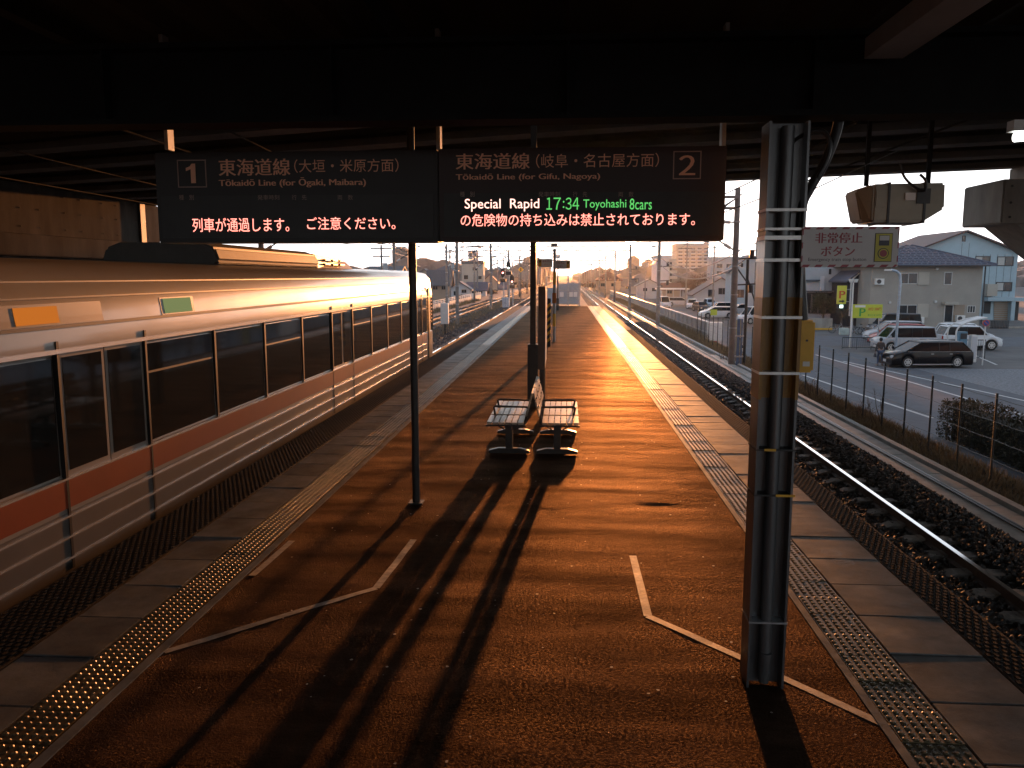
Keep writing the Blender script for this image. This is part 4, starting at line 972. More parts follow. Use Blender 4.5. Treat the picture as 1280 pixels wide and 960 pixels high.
# dry stems and grass on the verge
def stalks(px, py, n, h, label):
    p = G(px, py, -1.4); t = thing('dead_weed', label, 'weed', p, 'dead weeds on the verge'); k = MB()
    for i in range(n):
        a = Vector((random.uniform(-.12, .12), random.uniform(-.12, .12), 0)) + p; d = Vector((random.uniform(-.45, .25), random.uniform(-.3, .3), 1)) * h * random.uniform(.5, 1)
        m1 = a + d * .5 + Vector((random.uniform(-.05, .05), 0, 0)); k.cyl(a, m1, .012, .009, 5); k.cyl(m1, a + d, .009, .004, 5)
        for j in range(5): b = a.lerp(a + d, random.uniform(.4, .95)); k.cyl(b, b + Vector((random.uniform(-.14, .14), random.uniform(-.1, .1), random.uniform(.03, .16))), .005, .002, 4)
    k.build('stem', twig_m, t)
stalks(1096, 532, 5, .95, 'tall broken brown weed stems at the wire fence beside the road'); stalks(1078, 522, 8, .4, 'low dark dead weed left of the tall broken stems'); stalks(1163, 570, 2, .45, 'single thin dark stem by the hedge end'); stalks(1016, 497, 9, .7, 'dry bushy weeds just right of the steel column'); stalks(905, 455, 8, .6, 'dry bushy weeds just left of the steel column')
def tuft(n, x0, x1, y0, y1, z, h0, h1, label):
    x = rng.uniform(x0, x1, n); y = rng.uniform(y0, y1, n); h = rng.uniform(h0, h1, n); a = rng.uniform(0, 6.28, n); w = .006 + y * .0003
    zz_ = z + np.where(x > 8.0, -(x - 8.0) * .47, 0)
    b0 = np.stack([x - w * np.cos(a), y - w * np.sin(a), zz_], -1); b1 = np.stack([x + w * np.cos(a), y + w * np.sin(a), zz_], -1)
    tp = np.stack([x + h * rng.normal(0, .35, n), y + h * rng.normal(0, .3, n), zz_ + h], -1)
    V = np.stack([b0, b1, tp], 1); me = bpy.data.meshes.new('dry_grass'); me.vertices.add(n * 3); me.vertices.foreach_set('co', V.astype(np.float32).ravel())
    me.loops.add(n * 3); me.loops.foreach_set('vertex_index', np.arange(n * 3, dtype=np.int32)); me.polygons.add(n)
    me.polygons.foreach_set('loop_start', np.arange(0, n * 3, 3, dtype=np.int32)); me.update(calc_edges=True)
    props(link('dry_grass', me, grass_m), label, 'grass', kind='stuff')
tuft(22000, 6.95, 8.3, 12, 45, -1.41, .05, .22, 'dry straw coloured grass on the verge along the wire fence')
tuft(9000, 7.0, 8.0, 45, 120, -1.41, .15, .6, 'tall dry reeds against the panel fence further along')
tuft(5000, -8.6, -7.2, 30, 120, -1.35, .1, .4, 'dry grass strip between the two left tracks')
tuft(2500, -14, -12.8, 50, 120, -1.4, .1, .5, 'dry grass below the white boundary wall on the left')

# ================================================================== HOUSES
tile_b = mat('blue_roof_tile', (.10, .11, .15), .45, var=.2, scale=8); tile_g = mat('grey_roof_tile', (.12, .12, .13), .6, var=.2, scale=6); tile_r = mat('brown_roof_tile', (.13, .07, .055), .65, var=.2, scale=6)
def wmat(n, c): return mat('wall_' + n, c, .85, var=.09, scale=.6, bump=.15, bscale=12)
W_beige = wmat('beige', (.36, .33, .29)); W_blue = wmat('pale_blue', (.38, .49, .54)); W_grey = wmat('grey', (.40, .42, .44)); W_cream = wmat('cream', (.46, .42, .36)); W_white = wmat('white', (.55, .56, .58)); W_tan = wmat('tan', (.33, .26, .2)); W_green = wmat('pale_green', (.3, .42, .36))
def window(t, x0, x1, z0, z1, y, frame_m_=sash_m, mull=1, fw=.06, curtain=None):
    f = MB().box(x0, x1, y - .05, y + .02, z0, z0 + fw).box(x0, x1, y - .05, y + .02, z1 - fw, z1).box(x0, x0 + fw, y - .05, y + .02, z0 + fw, z1 - fw).box(x1 - fw, x1, y - .05, y + .02, z0 + fw, z1 - fw)
    for i in range(mull): xm = x0 + (x1 - x0) * (i + 1) / (mull + 1); f.box(xm - fw * .4, xm + fw * .4, y - .045, y + .015, z0 + fw, z1 - fw)
    o = f.build('window', frame_m_, t)
    for i in range(mull + 1):
        a, b = x0 + (x1 - x0) * i / (mull + 1), x0 + (x1 - x0) * (i + 1) / (mull + 1)
        MB().box(a + fw * .7, b - fw * .7, y - .02, y - .008, z0 + fw, z1 - fw).build('pane', curtain if (curtain and i % 2 == 0) else glass_m, o)
def house(label, px0, px1, py_eave, py_top, Y, zg, depth, roof, wm, rm, wins_=(), name='house', over=.5, cat='house', group=None, courses=0, ridge='y'):
    a, b = D(px0, py_eave, Y), D(px1, py_eave, Y); x0, x1, ze = a.x, b.x, a.z; zt = D((px0 + px1) / 2, py_top, Y).z; xm = (x0 + x1) / 2
    t = thing(name, label, cat, (xm, Y + depth / 2, zg), group)
    y0, y1 = Y, Y + depth; ov_ = over
    if roof == 'flat':
        MB().box(x0, x1, y0, y1, zg - .3, ze).build('wall', wm, t); MB().box(x0 - .15, x1 + .15, y0 - .15, y1 + .15, ze + .002, max(ze + .25, zt)).build('roof', rm, t)
    elif roof == 'gable':      # gable end faces the railway line viewpoint
        MB().prism([(x0, zg - .3), (x1, zg - .3), (x1, ze), (xm, zt - .12), (x0, ze)], 'y', y0, y1).build('wall', wm, t)
        s = (zt - ze) / (xm - x0)
        MB().prism([(x0 - ov_, ze - ov_ * s + .002), (xm, zt - .117), (x1 + ov_, ze - ov_ * s + .002), (x1 + ov_, ze - ov_ * s + .2), (xm, zt + .08), (x0 - ov_, ze - ov_ * s + .2)], 'y', y0 - ov_, y1 + ov_).build('roof', rm, t)
    elif roof == 'side':       # eaves face us
        MB().prism([(y0, zg - .3), (y1, zg - .3), (y1, ze), ((y0 + y1) / 2, zt - .1), (y0, ze)], 'x', x0, x1).build('wall', wm, t)
        ym = (y0 + y1) / 2; s = (zt - ze) / (ym - y0)
        MB().prism([(y0 - ov_, ze - ov_ * s + .002), (ym, zt - .097), (y1 + ov_, ze - ov_ * s + .002), (y1 + ov_, ze - ov_ * s + .18), (ym, zt + .08), (y0 - ov_, ze - ov_ * s + .18)], 'x', x0 - ov_, x1 + ov_).build('roof', rm, t)
    else:                      # hip
        MB().box(x0, x1, y0, y1, zg - .3, ze).build('wall', wm, t)
        ym = (y0 + y1) / 2; r = MB(); c = [(x0 - ov_, y0 - ov_), (x1 + ov_, y0 - ov_), (x1 + ov_, y1 + ov_), (x0 - ov_, y1 + ov_)]
        hw = max(0, (x1 - x0) / 2 - (y1 - y0) / 2) * .5; R1, R2 = (xm - hw, ym, zt), (xm + hw, ym, zt)
        lo, hi = ze + .003, ze + .16
        L = [(x, y, lo) for x, y in c]; Hh = [(x, y, hi) for x, y in c]
        r.face([L[3], L[2], L[1], L[0]])
        for i in range(4): r.face([L[i], L[(i + 1) % 4], Hh[(i + 1) % 4], Hh[i]])
        if hw > 0: r.face([Hh[0], Hh[1], R2, R1]); r.face([Hh[1], Hh[2], R2]); r.face([Hh[2], Hh[3], R1, R2]); r.face([Hh[3], Hh[0], R1])
        else:
            for i in range(4): r.face([Hh[i], Hh[(i + 1) % 4], R1])
        ro = r.build('roof', rm, t)
        if courses:
            k = MB(); A, B_ = Vector(Hh[0]), Vector(Hh[1]); T1, T2 = Vector(R1), Vector(R2)
            for q in range(courses):
                f = (q + .5) / courses; p_, q_ = A.lerp(T1, f), B_.lerp(T2, f)
                nseg = max(2, int((q_.x - p_.x) / .55))
                for j in range(nseg):
                    c_ = p_.lerp(q_, (j + .5) / nseg); k.obox(c_ + Vector((0, 0, .03)), (.42, .10, .05))
            k.build('tile_course', rm, ro, kind='stuff')
            for e, g_ in ((Hh[0], R1), (Hh[1], R2)): MB().cyl(e, g_, .11, n=6).build('hip_ridge', rm, ro)
    for w_ in wins_:
        pa, pb2_, pc, pd = w_[:4]; p_, q_ = D(pa, pd, Y), D(pb2_, pc, Y)
        window(t, D(pa, (pc + pd) / 2, Y).x, D(pb2_, (pc + pd) / 2, Y).x, p_.z, q_.z, Y, *(w_[4:] if len(w_) > 4 else ()))
    return t
# the beige house by the car park
hb_ = house('two-storey beige house with a blue tiled hip roof behind the car park', 1090, 1229, 333, 304, 83, GR, 9.5, 'hip', W_beige, tile_b,
    [(1124, 1147, 341, 355, alu_m, 1), (1180, 1190, 340, 356, alu_m, 0), (1122, 1146, 381, 396, alu_m, 1), (1180, 1191, 381, 403, alu_m, 0), (1209, 1219, 382, 391, alu_m, 2)], over=.9, courses=12)
def onwall(t, nm_, px0, px1, py0, py1, Y, m, d=.12, off=.0):
    p_, q_ = D(px0, py1, Y), D(px1, py0, Y); pm_ = (py0 + py1) / 2; return MB().box(D(px0, pm_, Y).x, D(px1, pm_, Y).x, Y - d - off, Y - .002 - off, p_.z, q_.z).build(nm_, m, t)
onwall(hb_, 'shutter_box', 1147.3, 1161, 340, 356, 83, W_cream); onwall(hb_, 'shutter_box', 1146.3, 1160, 380, 397, 83, W_cream)
onwall(hb_, 'door_canopy', 1177, 1194, 377.5, 380.5, 83, W_cream, .8); onwall(hb_, 'panel', 1192, 1205, 381, 403, 83, W_tan, .05)
onwall(hb_, 'downpipe', 1228.2, 1229.6, 333, 405, 83, sash_m, .1)
for px, py in ((1171, 336), (1169, 377), (1112, 378)): p_ = D(px, py, 83); MB().cyl((p_.x, 82.85, p_.z), (p_.x, 82.998, p_.z), .13, n=12).build('vent_cap', alu_m, hb_)
for px, py in ((1100, 352), (1201, 398), (1150, 400)): 
    p_ = D(px, py, 82.6); au = MB().box(p_.x - .4, p_.x + .4, 82.55, 82.98, p_.z - .3, p_.z + .3).build('air_conditioner', white_m, hb_); MB().cyl((p_.x - .1, 82.54, p_.z), (p_.x - .1, 82.548, p_.z), .22, n=16).build('fan_grille', sash_m, au)
onwall(hb_, 'gutter', 1082, 1238, 331.5, 333, 81.9, sash_m, .1)
bh = house('tall pale blue house with a dark gable roof behind the beige house', 1137, 1273, 316, 288.5, 100, GR, 12, 'gable', W_blue, mat('dark_eaves', (.09, .06, .06), .6), 
    [(1246, 1267, 320.5, 332.5, sash_m, 1, .1, curtain_m), (1244.5, 1265, 352.5, 364, sash_m, 1, .1, curtain_m), (1219, 1238, 320, 328, sash_m, 1, .1, curtain_m), (1202.5, 1207, 294.5, 302, sash_m, 0, .1)], over=.7)
onwall(bh, 'ledge', 1230, 1277, 371.5, 376, 100, W_blue, .9); onwall(bh, 'garage_shade', 1260, 1273, 377, 401, 100, mat('recess_shade', (.05, .05, .05), .8), .02)  # flat dark sheet on the wall paints the shade inside the garage opening
for i in range(9): onwall(bh, 'shutter_slat', 1242, 1259, 377.5 + 2.6 * i, 379.6 + 2.6 * i, 100, W_tan, .12)
onwall(bh, 'pillar', 1259.2, 1264, 376.2, 403, 100, W_blue, .8); onwall(bh, 'stair_shade', 1229.5, 1238, 377, 392, 100, mat('recess_shade', (.05, .05, .05), .8), .05); onwall(bh, 'balcony', 1229.5, 1242, 355, 370, 100, W_cream, .9)  # stair opening: its shade is likewise a dark sheet on the wall
for i in range(14): onwall(bh, 'wall_seam', 1146 + 9 * i, 1146.4 + 9 * i, 318 if not 1195 < 1146 + 9 * i < 1215 else 304, 371, 100, sash_m, .01)
t = thing('low_fence', 'dark slatted fence on a stone base beside the pale blue house', 'fence', (46, 84, GR))
p_, q_ = D(1238, 412, 84), D(1262, 401, 84)
for i in range(12): x = p_.x + (q_.x - p_.x) * i / 12; MB().box(x, x + .1, 84, 84.05, p_.z, q_.z).build('slat', sash_m, t)
MB().box(p_.x - .1, q_.x + 3, 84.1, 84.4, GR, p_.z + .3).build('base', conc_m, t)
gb = house('grey two-storey building half hidden behind the emergency sign', 962, 1056, 322, 318, 92, GR, 10, 'flat', W_grey, tile_g,
    [(1036, 1039, 336, 343, sash_m, 0, .06), (1006, 1040, 366, 392, sash_m, 3, .12), (1044, 1052, 372, 394, sash_m, 0, .1), (975, 992, 370, 392, sash_m, 1, .1)])
onwall(gb, 'ledge', 1004, 1024, 349.5, 351.5, 92, tile_g, .3); onwall(gb, 'pipe_box', 1024.3, 1029.5, 345, 363, 92, W_white, .25); onwall(gb, 'awning', 1004, 1045, 363.2, 365, 92, tile_g, .8)
sh = house('open-fronted shed with a white gable frame beside the beige house', 1062, 1094, 349, 335, 86.5, GR, 6, 'gable', mat('shed_shade', (.05, .045, .05), .9), tile_b, [], over=.4, cat='shed', name='shed')  # front is closed; its dark colour paints the shaded interior
onwall(sh, 'tank', 1075, 1092, 353.5, 374, 86.5, W_tan, .7); onwall(sh, 'frame', 1062, 1063.5, 346, 395, 86.5, white_m, .15)
p_ = D(1078, 350, 86); MB().tube([D(1064, 350, 86.3), D(1078, 337.5, 86.3), D(1092, 349, 86.3)], .12, 6).tube([D(1078, 352, 86), D(1079, 346, 86), D(1087, 345, 86), D(1092, 353, 86)], .07, 6).build('frame', white_m, sh)
# further houses on the right
H2 = [('grey gable house with a dark sash window beyond the small car park', 868, 934, 368, 347, 150, 'gable', W_grey, tile_r, [(885, 893, 362, 371), (898, 908, 360, 368)]),
      ('blue-grey gable house behind the nearest right-hand pole', 914, 958, 338, 319, 118, 'gable', W_blue, tile_g, [(926, 929, 329, 334, sash_m, 0), (934, 946, 345, 352), (920, 930, 362, 372)]),
      ('small grey house with a low roof left of the white block', 797, 826, 357, 349, 190, 'gable', W_grey, tile_g, [(804, 809, 360, 364), (815, 820, 360, 364)]),
      ('pinkish house with a brown roof beside the sun', 746, 776, 351, 339, 230, 'hip', W_tan, tile_r, [(751, 756, 354, 358), (764, 770, 354, 358)]),
      ('cream house low behind the right-hand fence', 776, 797, 356, 348, 240, 'side', W_cream, tile_g, [(782, 787, 358, 361)]),
      ('wide grey block far behind the small car park', 889, 926, 326, 321, 260, 'flat', W_grey, W_grey, [(896, 903, 330, 335), (908, 915, 330, 335), (896, 903, 339, 343)]),
      ('low brown house beside the apartment block', 829, 850, 361, 354, 205, 'side', W_tan, tile_r, [(834, 840, 363, 367)]),
      ('dark roofed house just right of the track end', 728, 746, 357, 351, 290, 'hip', W_tan, tile_r, [(733, 737, 358, 361)])]
for l, a, b, e, tp, Y, rf_, wm, rm, wl in H2: house(l, a, b, e, tp, Y, GR, (D(b, e, Y).x - D(a, e, Y).x) * .8, rf_, wm, rm, wl)
wb = house('tall white block of flats beside the sun with balconies on its right', 820, 840, 321, 319, 250, GR, 12, 'flat', W_white, W_white, [])
for i in range(4): onwall(wb, 'balcony', 836, 846, 324 + 7 * i, 327.5 + 7 * i, 250, W_cream, 1.0)
for i in range(4): p_, q_ = D(837, 331.5 + 7 * i, 249.99), D(840, 327.6 + 7 * i, 249.99); window(wb, p_.x, q_.x, p_.z, q_.z, 249.99, sash_m, 0, .15)
ab = house('large grey apartment block with stacked balconies on the skyline', 846, 886, 307, 304, 400, GR, 18, 'flat', W_cream, W_grey, [], name='apartment_block', cat='apartment block')
for i in range(9):
    for j in range(5):
        z0_ = 310 + 4.4 * i; onwall(ab, 'balcony', 847 + 8 * j, 853.6 + 8 * j, z0_ + 1.5, z0_ + 3.1, 400, W_white, 1.0)
        p_, q_ = D(848 + 8 * j, z0_ + 1.5, 399.98), D(853 + 8 * j, z0_, 399.98); window(ab, p_.x, q_.x, p_.z, q_.z, 399.98, sash_m, 1, .12)
onwall(ab, 'tower', 880, 885, 300, 304, 402, W_grey, 3)
# houses on the left
H3 = [('two-storey cream house with a flat dark roof left of the signals', 577, 604, 330, 326, 200, 'flat', W_cream, tile_g, [(580, 585, 344, 349), (591, 597, 334, 338), (598, 602, 345, 349)]),
      ('small white gable house in front of the cream house', 562, 587, 361, 352, 135, 'gable', W_white, tile_g, [(567, 571, 364, 369, sash_m, 0), (577, 583, 362, 366)]),
      ('long low house with a grey roof behind the boundary wall', 585, 607, 361, 353, 150, 'side', W_white, tile_b, [(590, 595, 363, 367), (599, 603, 363, 367)]),
      ('dark roofed house at the train front', 536, 561, 352, 338, 120, 'side', W_tan, tile_g, [(541, 547, 356, 362), (552, 557, 356, 362)]),
      ('grey roofed house behind the dark roofed one', 541, 570, 341, 332, 175, 'hip', W_grey, tile_g, [(546, 552, 345, 350)]),
      ('cream house with a bright upper wall right of the flat roofed house', 604, 621, 352, 343, 210, 'gable', W_cream, tile_r, [(609, 613, 355, 359)]),
      ('blue-grey house below the three signals', 612, 632, 360, 353, 220, 'side', W_blue, tile_b, [(617, 622, 362, 365)]),
      ('far tan house behind the signals', 636, 655, 352, 346, 320, 'gable', W_tan, tile_r, [(641, 646, 353, 356)]),
      ('far white block on the left skyline', 585, 597, 316, 314, 420, 'flat', W_white, W_white, [(587, 590, 318, 321), (592, 595, 318, 321)]),
      ('small dark gabled house seen above the train roof', 206, 250, 322, 316.5, 90, 'side', W_grey, tile_b, [(240, 246, 324, 327)]),
      ('far grey house left of the slim canopy post', 462, 500, 340, 333, 160, 'side', W_grey, tile_g, [(470, 478, 343, 347)]),
      ('far cream house right of the slim canopy post', 521, 540, 345, 336, 150, 'gable', W_cream, tile_g, [(527, 532, 347, 351)])]
for l, a, b, e, tp, Y, rf_, wm, rm, wl in H3: house(l, a, b, e, tp, Y, GL, (D(b, e, Y).x - D(a, e, Y).x) * .8, rf_, wm, rm, wl)
# distant town closing the horizon: one mass of low roofs too far to count
k = MB()
for i in range(900):
    Y = random.uniform(330, 900); ang = random.uniform(-.75, .65); x = Y * math.tan(ang)
    if -14 < x < 12: x += random.choice((-26, 26))
    w, d, h = random.uniform(6, 14), random.uniform(7, 12), random.uniform(4, 8) * (1.8 if random.random() < .06 else 1)
    zg = GL if x < 0 else GR; s = random.uniform(1, 2.2)
    k.prism([(x - w / 2, zg), (x + w / 2, zg), (x + w / 2, zg + h), (x, zg + h + s), (x - w / 2, zg + h)], 'y', Y, Y + d)
o = k.build('distant_town', mat('distant_town', (.22, .2, .19), .9, var=.5, scale=.08), None, kind='stuff'); props(o, 'mass of far low houses along the horizon', 'town')

# ================================================================== TREES
def tree(label, px, pyb, pyt, Y, zg, rad, m, nleaf=2600, trunk=.12, squash=1.0):
    p = D(px, 400, Y); zt_ = D(px, pyt, Y).z; t = thing('tree', label, 'tree', (p.x, Y, zg)); cz = D(px, (pyb + pyt) / 2, Y).z; hh = (zt_ - D(px, pyb, Y).z) / 2
    k = MB(); k.cyl((p.x, Y, zg), (p.x, Y, cz), trunk, trunk * .6, 8)
    for i in range(14):
        a = random.random() * 6.28; k.cyl((p.x, Y, cz - hh * random.uniform(0, .9)), (p.x + rad * .75 * math.cos(a), Y + rad * .75 * math.sin(a), cz + hh * random.uniform(-.3, .7)), trunk * .3, .02, 5)
    k.build('trunk', bark_m, t)
    cl_ = []
    for i in range(26):
        v = rng.normal(0, 1, 3); v /= np.linalg.norm(v); r = rng.uniform(.45, .92); c = np.array([p.x, Y, cz]) + v * r * np.array([rad, rad, hh])
        cl_.append(c + rng.normal(0, 1, (nleaf // 26, 3)) * np.array([rad, rad, hh]) * .17)
    leaves('crown', np.concatenate(cl_), rad * .055, m, t)
tree('round dark green bush tree in front of the grey building', 1029, 397, 362, 88, GR, 1.35, leaf_m, 6000)
tree('brown leafed tree below the apartment block', 878, 372, 344, 215, GR, 5.2, leaf_b, 4000)
tree('dark brown tree left of the apartment tree', 851, 366, 350, 210, GR, 3.4, leaf_b, 2500)
tree('low green shrub beside the boundary wall houses', 578, 376, 368, 128, GL, 1.4, leaf_m, 1500)
tree('dark bushy tree left of the signals', 611, 371, 360, 170, GL, 2.6, leaf_b, 2500)
tree('far brown tree behind the three signals', 652, 366, 352, 260, GL, 4.5, leaf_b, 2500)
tree('far bushy tree right of the signals', 664, 364, 354, 300, GL, 5, leaf_b, 2000)
tree('far tree beside the sunlit pink house', 737, 362, 352, 270, GR, 3.5, leaf_b, 2000)
tree('dark green shrub left of the beige house', 1052, 400, 380, 84, GR, .8, leaf_m, 1500)
# low planter wall and bench of the grey building
t = thing('planter_wall', 'low concrete planter wall below the round bush', 'wall', (28, 80, GR)); p_, q_ = D(1004, 412, 80), D(1041, 398, 80)
MB().box(p_.x, q_.x, 80, 80.3, GR, q_.z).build('wall', conc_m, t); MB().box(p_.x, q_.x, 79.9, 79.998, p_.z, p_.z + .15).build('yellow_edge', yel_m, t)

def utility(px, pyt, Y, zg, label):
    p = D(px, 380, Y); zt_ = D(px, pyt, Y).z; t = thing('utility_pole', label, 'utility pole', (p.x, Y, zg), 'thin utility poles among the houses')
    MB().cyl((p.x, Y, zg), (p.x, Y, zt_), .15, .10, 8).build('shaft', pole_m, t)
    for dz_, w_ in ((.3, 1.1), (1.1, .9)): MB().box(p.x - w_, p.x + w_, Y - .06, Y + .06, zt_ - dz_ - .12, zt_ - dz_).build('crossarm', steel_d, t)
    MB().cyl((p.x + .4, Y - .1, zt_ - 2.6), (p.x + .4, Y - .1, zt_ - 1.8), .25, n=8).build('transformer', grey_m, t)
    return Vector((p.x, Y, zt_ - .35))
ups = [utility(*a) for a in ((857, 302, 140, GR, 'utility pole in front of the apartment block'), (806, 318, 170, GR, 'utility pole between the white flats and the small grey house'), (891, 306, 120, GR, 'utility pole behind the light blue car'), (943, 300, 95, GR, 'utility pole just left of the steel column'),
      (563, 312, 115, GL, 'utility pole beside the small white gable house'), (597, 318, 150, GL, 'utility pole right of the cream flat roofed house'), (622, 324, 200, GL, 'utility pole behind the three signals'), (670, 322, 230, GL, 'utility pole near the far end of the platform'), (478, 306, 80, GL, 'utility pole left of the slim black post'))]
for i, (a_, b_) in enumerate(((0, 1), (2, 0), (3, 2), (4, 5), (5, 6), (8, 4))):
    sag('utility_wire', ups[a_], ups[b_], .9, .03, ('sagging wire from the apartment pole to the small grey house', 'sagging wire between the apartment pole and the blue car pole', 'sagging wire leaving the pole left of the steel column', 'sagging wire above the small white gable house', 'sagging wire above the signals', 'sagging wire above the train front')[i])
sag('utility_wire', ups[0] + Vector((.8, 0, -.8)), (20, 90, 5), .8, .03, 'lower sagging wire across the apartment block')

# ================================================================== CARS
tyre_m = mat('tyre_rubber', (.02, .02, .02), .8, var=.2); rim_m = mat('alloy_rim', (.55, .55, .55), .3, metal=.8, var=.1)
lampw = mat('headlamp_glass', (.6, .62, .64), .12, var=.1, coat=.5); lampr = mat('tail_lamp_red', (.45, .03, .02), .2, var=.1, coat=.5)
def paint(n, c): return mat('paint_' + n, c, .4, metal=.0, var=.04, coat=.4, spec=.12)
P_blk, P_sil, P_wht, P_red, P_blu, P_dk = paint('black', (.008, .008, .010)), paint('silver', (.45, .46, .48)), paint('white', (.72, .73, .74)), paint('red', (.35, .03, .03)), paint('light_blue', (.35, .45, .55)), paint('dark_grey', (.06, .06, .065))
def car(name, label, L, W, Hh, body, kind, loc, rot, group='parked cars'):
    """faces -x. kind: wagon / van / suv / hatch"""
    t = thing(name, label, 'car', (0, 0, 0), group); w = W / 2
    K = {'wagon': dict(nose=.74, belt=.95, ws0=.17, ws1=.37, r1=.87, r0=.985, hood=.72, gc=.16),
         'van': dict(nose=.85, belt=1.0, ws0=.12, ws1=.27, r1=.95, r0=.99, hood=.92, gc=.18),
         'suv': dict(nose=.85, belt=1.08, ws0=.24, ws1=.38, r1=.90, r0=.98, hood=.98, gc=.28),
         'hatch': dict(nose=.65, belt=.95, ws0=.2, ws1=.38, r1=.88, r0=.98, hood=.8, gc=.16)}[kind]
    wr = .33 if kind != 'suv' else .37; ax1, ax2 = .19 * L, .80 * L; gc = K['gc']; belt = K['belt']
    def ring(x, zb, zt, ww):
        return [(x, -ww * .92, zb), (x, -ww, zb + .12), (x, -ww * 1.0, zb + (zt - zb) * .6), (x, -ww * .97, zt - .04), (x, -ww * .90, zt), (x, ww * .90, zt), (x, ww * .97, zt - .04), (x, ww * 1.0, zb + (zt - zb) * .6), (x, ww, zb + .12), (x, ww * .92, zb)]
    rs = []
    def zb_at(x):
        for ax in (ax1, ax2):
            d = abs(x - ax)
            if d < wr + .05: return max(gc, wr + math.sqrt(max(0, (wr + .05) ** 2 - d * d)) - 0)
        return gc
    xs_ = sorted(set([0, .02 * L, .06 * L, .12 * L, K['ws0'] * L, .5 * L, .9 * L, .97 * L, L] + [ax + d for ax in (ax1, ax2) for d in (-.42, -.385, -.34, -.25, -.12, 0, .12, .25, .34, .385, .42)]))
    for x in xs_:
        f = x / L
        if f < K['ws0']: q = f / K['ws0']; zt = K['nose'] * .82 + (belt - K['nose'] * .82) * (q ** .45) if f > 0 else K['nose'] * .75
        elif f > .97: zt = belt - .03 * (f - .97) / .03
        else: zt = belt
        ww = w * (1 - .12 * max(0, (.06 - f) / .06) ** 1.0 - .06 * max(0, (f - .96) / .04))
        zb = zb_at(x)
        rs.append(ring(x, min(zb, zt - .15), zt, ww))
    MB().loft(rs).build('body', body, t, smooth=True)
    MB().box(.2, L - .2, -w * .8, w * .8, gc - .02, .75).build('underbody', black_m, t)
    # glasshouse and roof
    gw, gr = w * .93, w * .76
    A, B_, Cc, Dd = K['ws0'] * L, K['ws1'] * L, K['r1'] * L, K['r0'] * L; rt = Hh
    def sec(x, z, hw): return [(x, -hw, z), (x, hw, z)]
    gl_ = MB(); zt = rt - .05
    bt = [(A, -gw * .9, belt - .02), (Dd, -gw * .92, belt - .02), (Dd, gw * .92, belt - .02), (A, gw * .9, belt - .02)]
    tp = [(B_, -gr, zt), (Cc, -gr, zt), (Cc, gr, zt), (B_, gr, zt)]
    gl_.face(bt[::-1]); gl_.face(tp)
    for i in range(4): gl_.face([bt[i], bt[(i + 1) % 4], tp[(i + 1) % 4], tp[i]])
    gl_.build('windows', mat('car_glass', (.012, .014, .017), .05, var=.2, spec=.15) if kind != 'van' else mat('car_glass', (.015, .017, .02), .06), t)
    MB().loft([[(B_ - .06, -gr - .02, zt - .02), (B_ - .06, gr + .02, zt - .02), (B_, gr * .8, rt), (B_, -gr * .8, rt)], [((B_ + Cc) / 2, -gr - .03, zt - .01), ((B_ + Cc) / 2, gr + .03, zt - .01), ((B_ + Cc) / 2, gr * .85, rt + .03), ((B_ + Cc) / 2, -gr * .85, rt + .03)], [(Cc + .06, -gr - .02, zt - .03), (Cc + .06, gr + .02, zt - .03), (Cc, gr * .8, rt - .01), (Cc, -gr * .8, rt - .01)]]).build('roof', body, t, smooth=True)
    for s in (-1, 1):
        for (xa, xb) in ((A, B_), (Dd, Cc)): MB().cyl((xa, s * gw * .9, belt - .03), (xb, s * (gr + .005), zt), .045, n=6).build('pillar', body, t)
        xm = (A + Dd) * .5
        for f in ((.5,) if kind == 'hatch' else (.42, .68)):
            xq = B_ + (Cc - B_) * f; MB().cyl((xq, s * gw * .925, belt - .03), (xq, s * (gr + .008), zt), .03, n=6).build('pillar', black_m, t)
        MB().box(A + .1, Dd - .1, s * w * .93 - .012, s * w * .93 + .012, belt - .03, belt - .012).build('belt_trim', rim_m, t)
        for ax in (ax1, ax2):
            wh = MB().cyl((ax, s * (w - .20), wr), (ax, s * (w - .01), wr), wr, n=24).build('tyre', tyre_m, t)
            MB().cyl((ax, s * (w - .012), wr), (ax, s * (w - .002), wr), wr * .66, n=20).build('rim', rim_m if kind != 'suv' else rim_m, wh)
            k = MB()
            for q in range(6): a = q * 1.047; k.obox((ax + wr * .42 * math.cos(a), s * (w + .001), wr + wr * .42 * math.sin(a)), (.10, .006, .05), (-math.sin(a), 0, math.cos(a)), (0, 1, 0) if False else (math.cos(a), 0, math.sin(a)))
            k.build('rim_gap', tyre_m, wh)
        MB().box(A - .05 + .15 * L * .2, A + .2, s * (w + .01), s * (w + .16), belt + .02, belt + .15).build('mirror', body, t, bevel=.02)
        for xh in (.47, .70): MB().box(xh * L, xh * L + .16, s * w * .985 - .012, s * w * .985 + .03, belt - .16, belt - .13).build('door_handle', rim_m, t)
        for xh in (.33, .55, .76): MB().box(xh * L, xh * L + .008, s * w - .004, s * w + .002, gc + .12, belt - .06).build('door_seam', black_m, t)
        MB().obox((.13, s * w * .70, K['nose'] * .88), (.28, .34, .15), (1, s * .35, .12)).build('headlight', lampw, t, bevel=.03)
        MB().box(L - .10, L + .01, s * w * .78 - .12, s * w * .78 + .12, belt - .32, belt - .05).build('tail_light', lampr, t, bevel=.02)
    MB().box(-.012, .03, -.26, .26, .40, .50).build('grille', black_m, t); MB().box(-.03, -.013, -.165, .165, .30, .45).build('number_plate', white_m, t); MB().box(L - .01, L + .02, -.165, .165, .55, .70).build('number_plate', white_m, t)
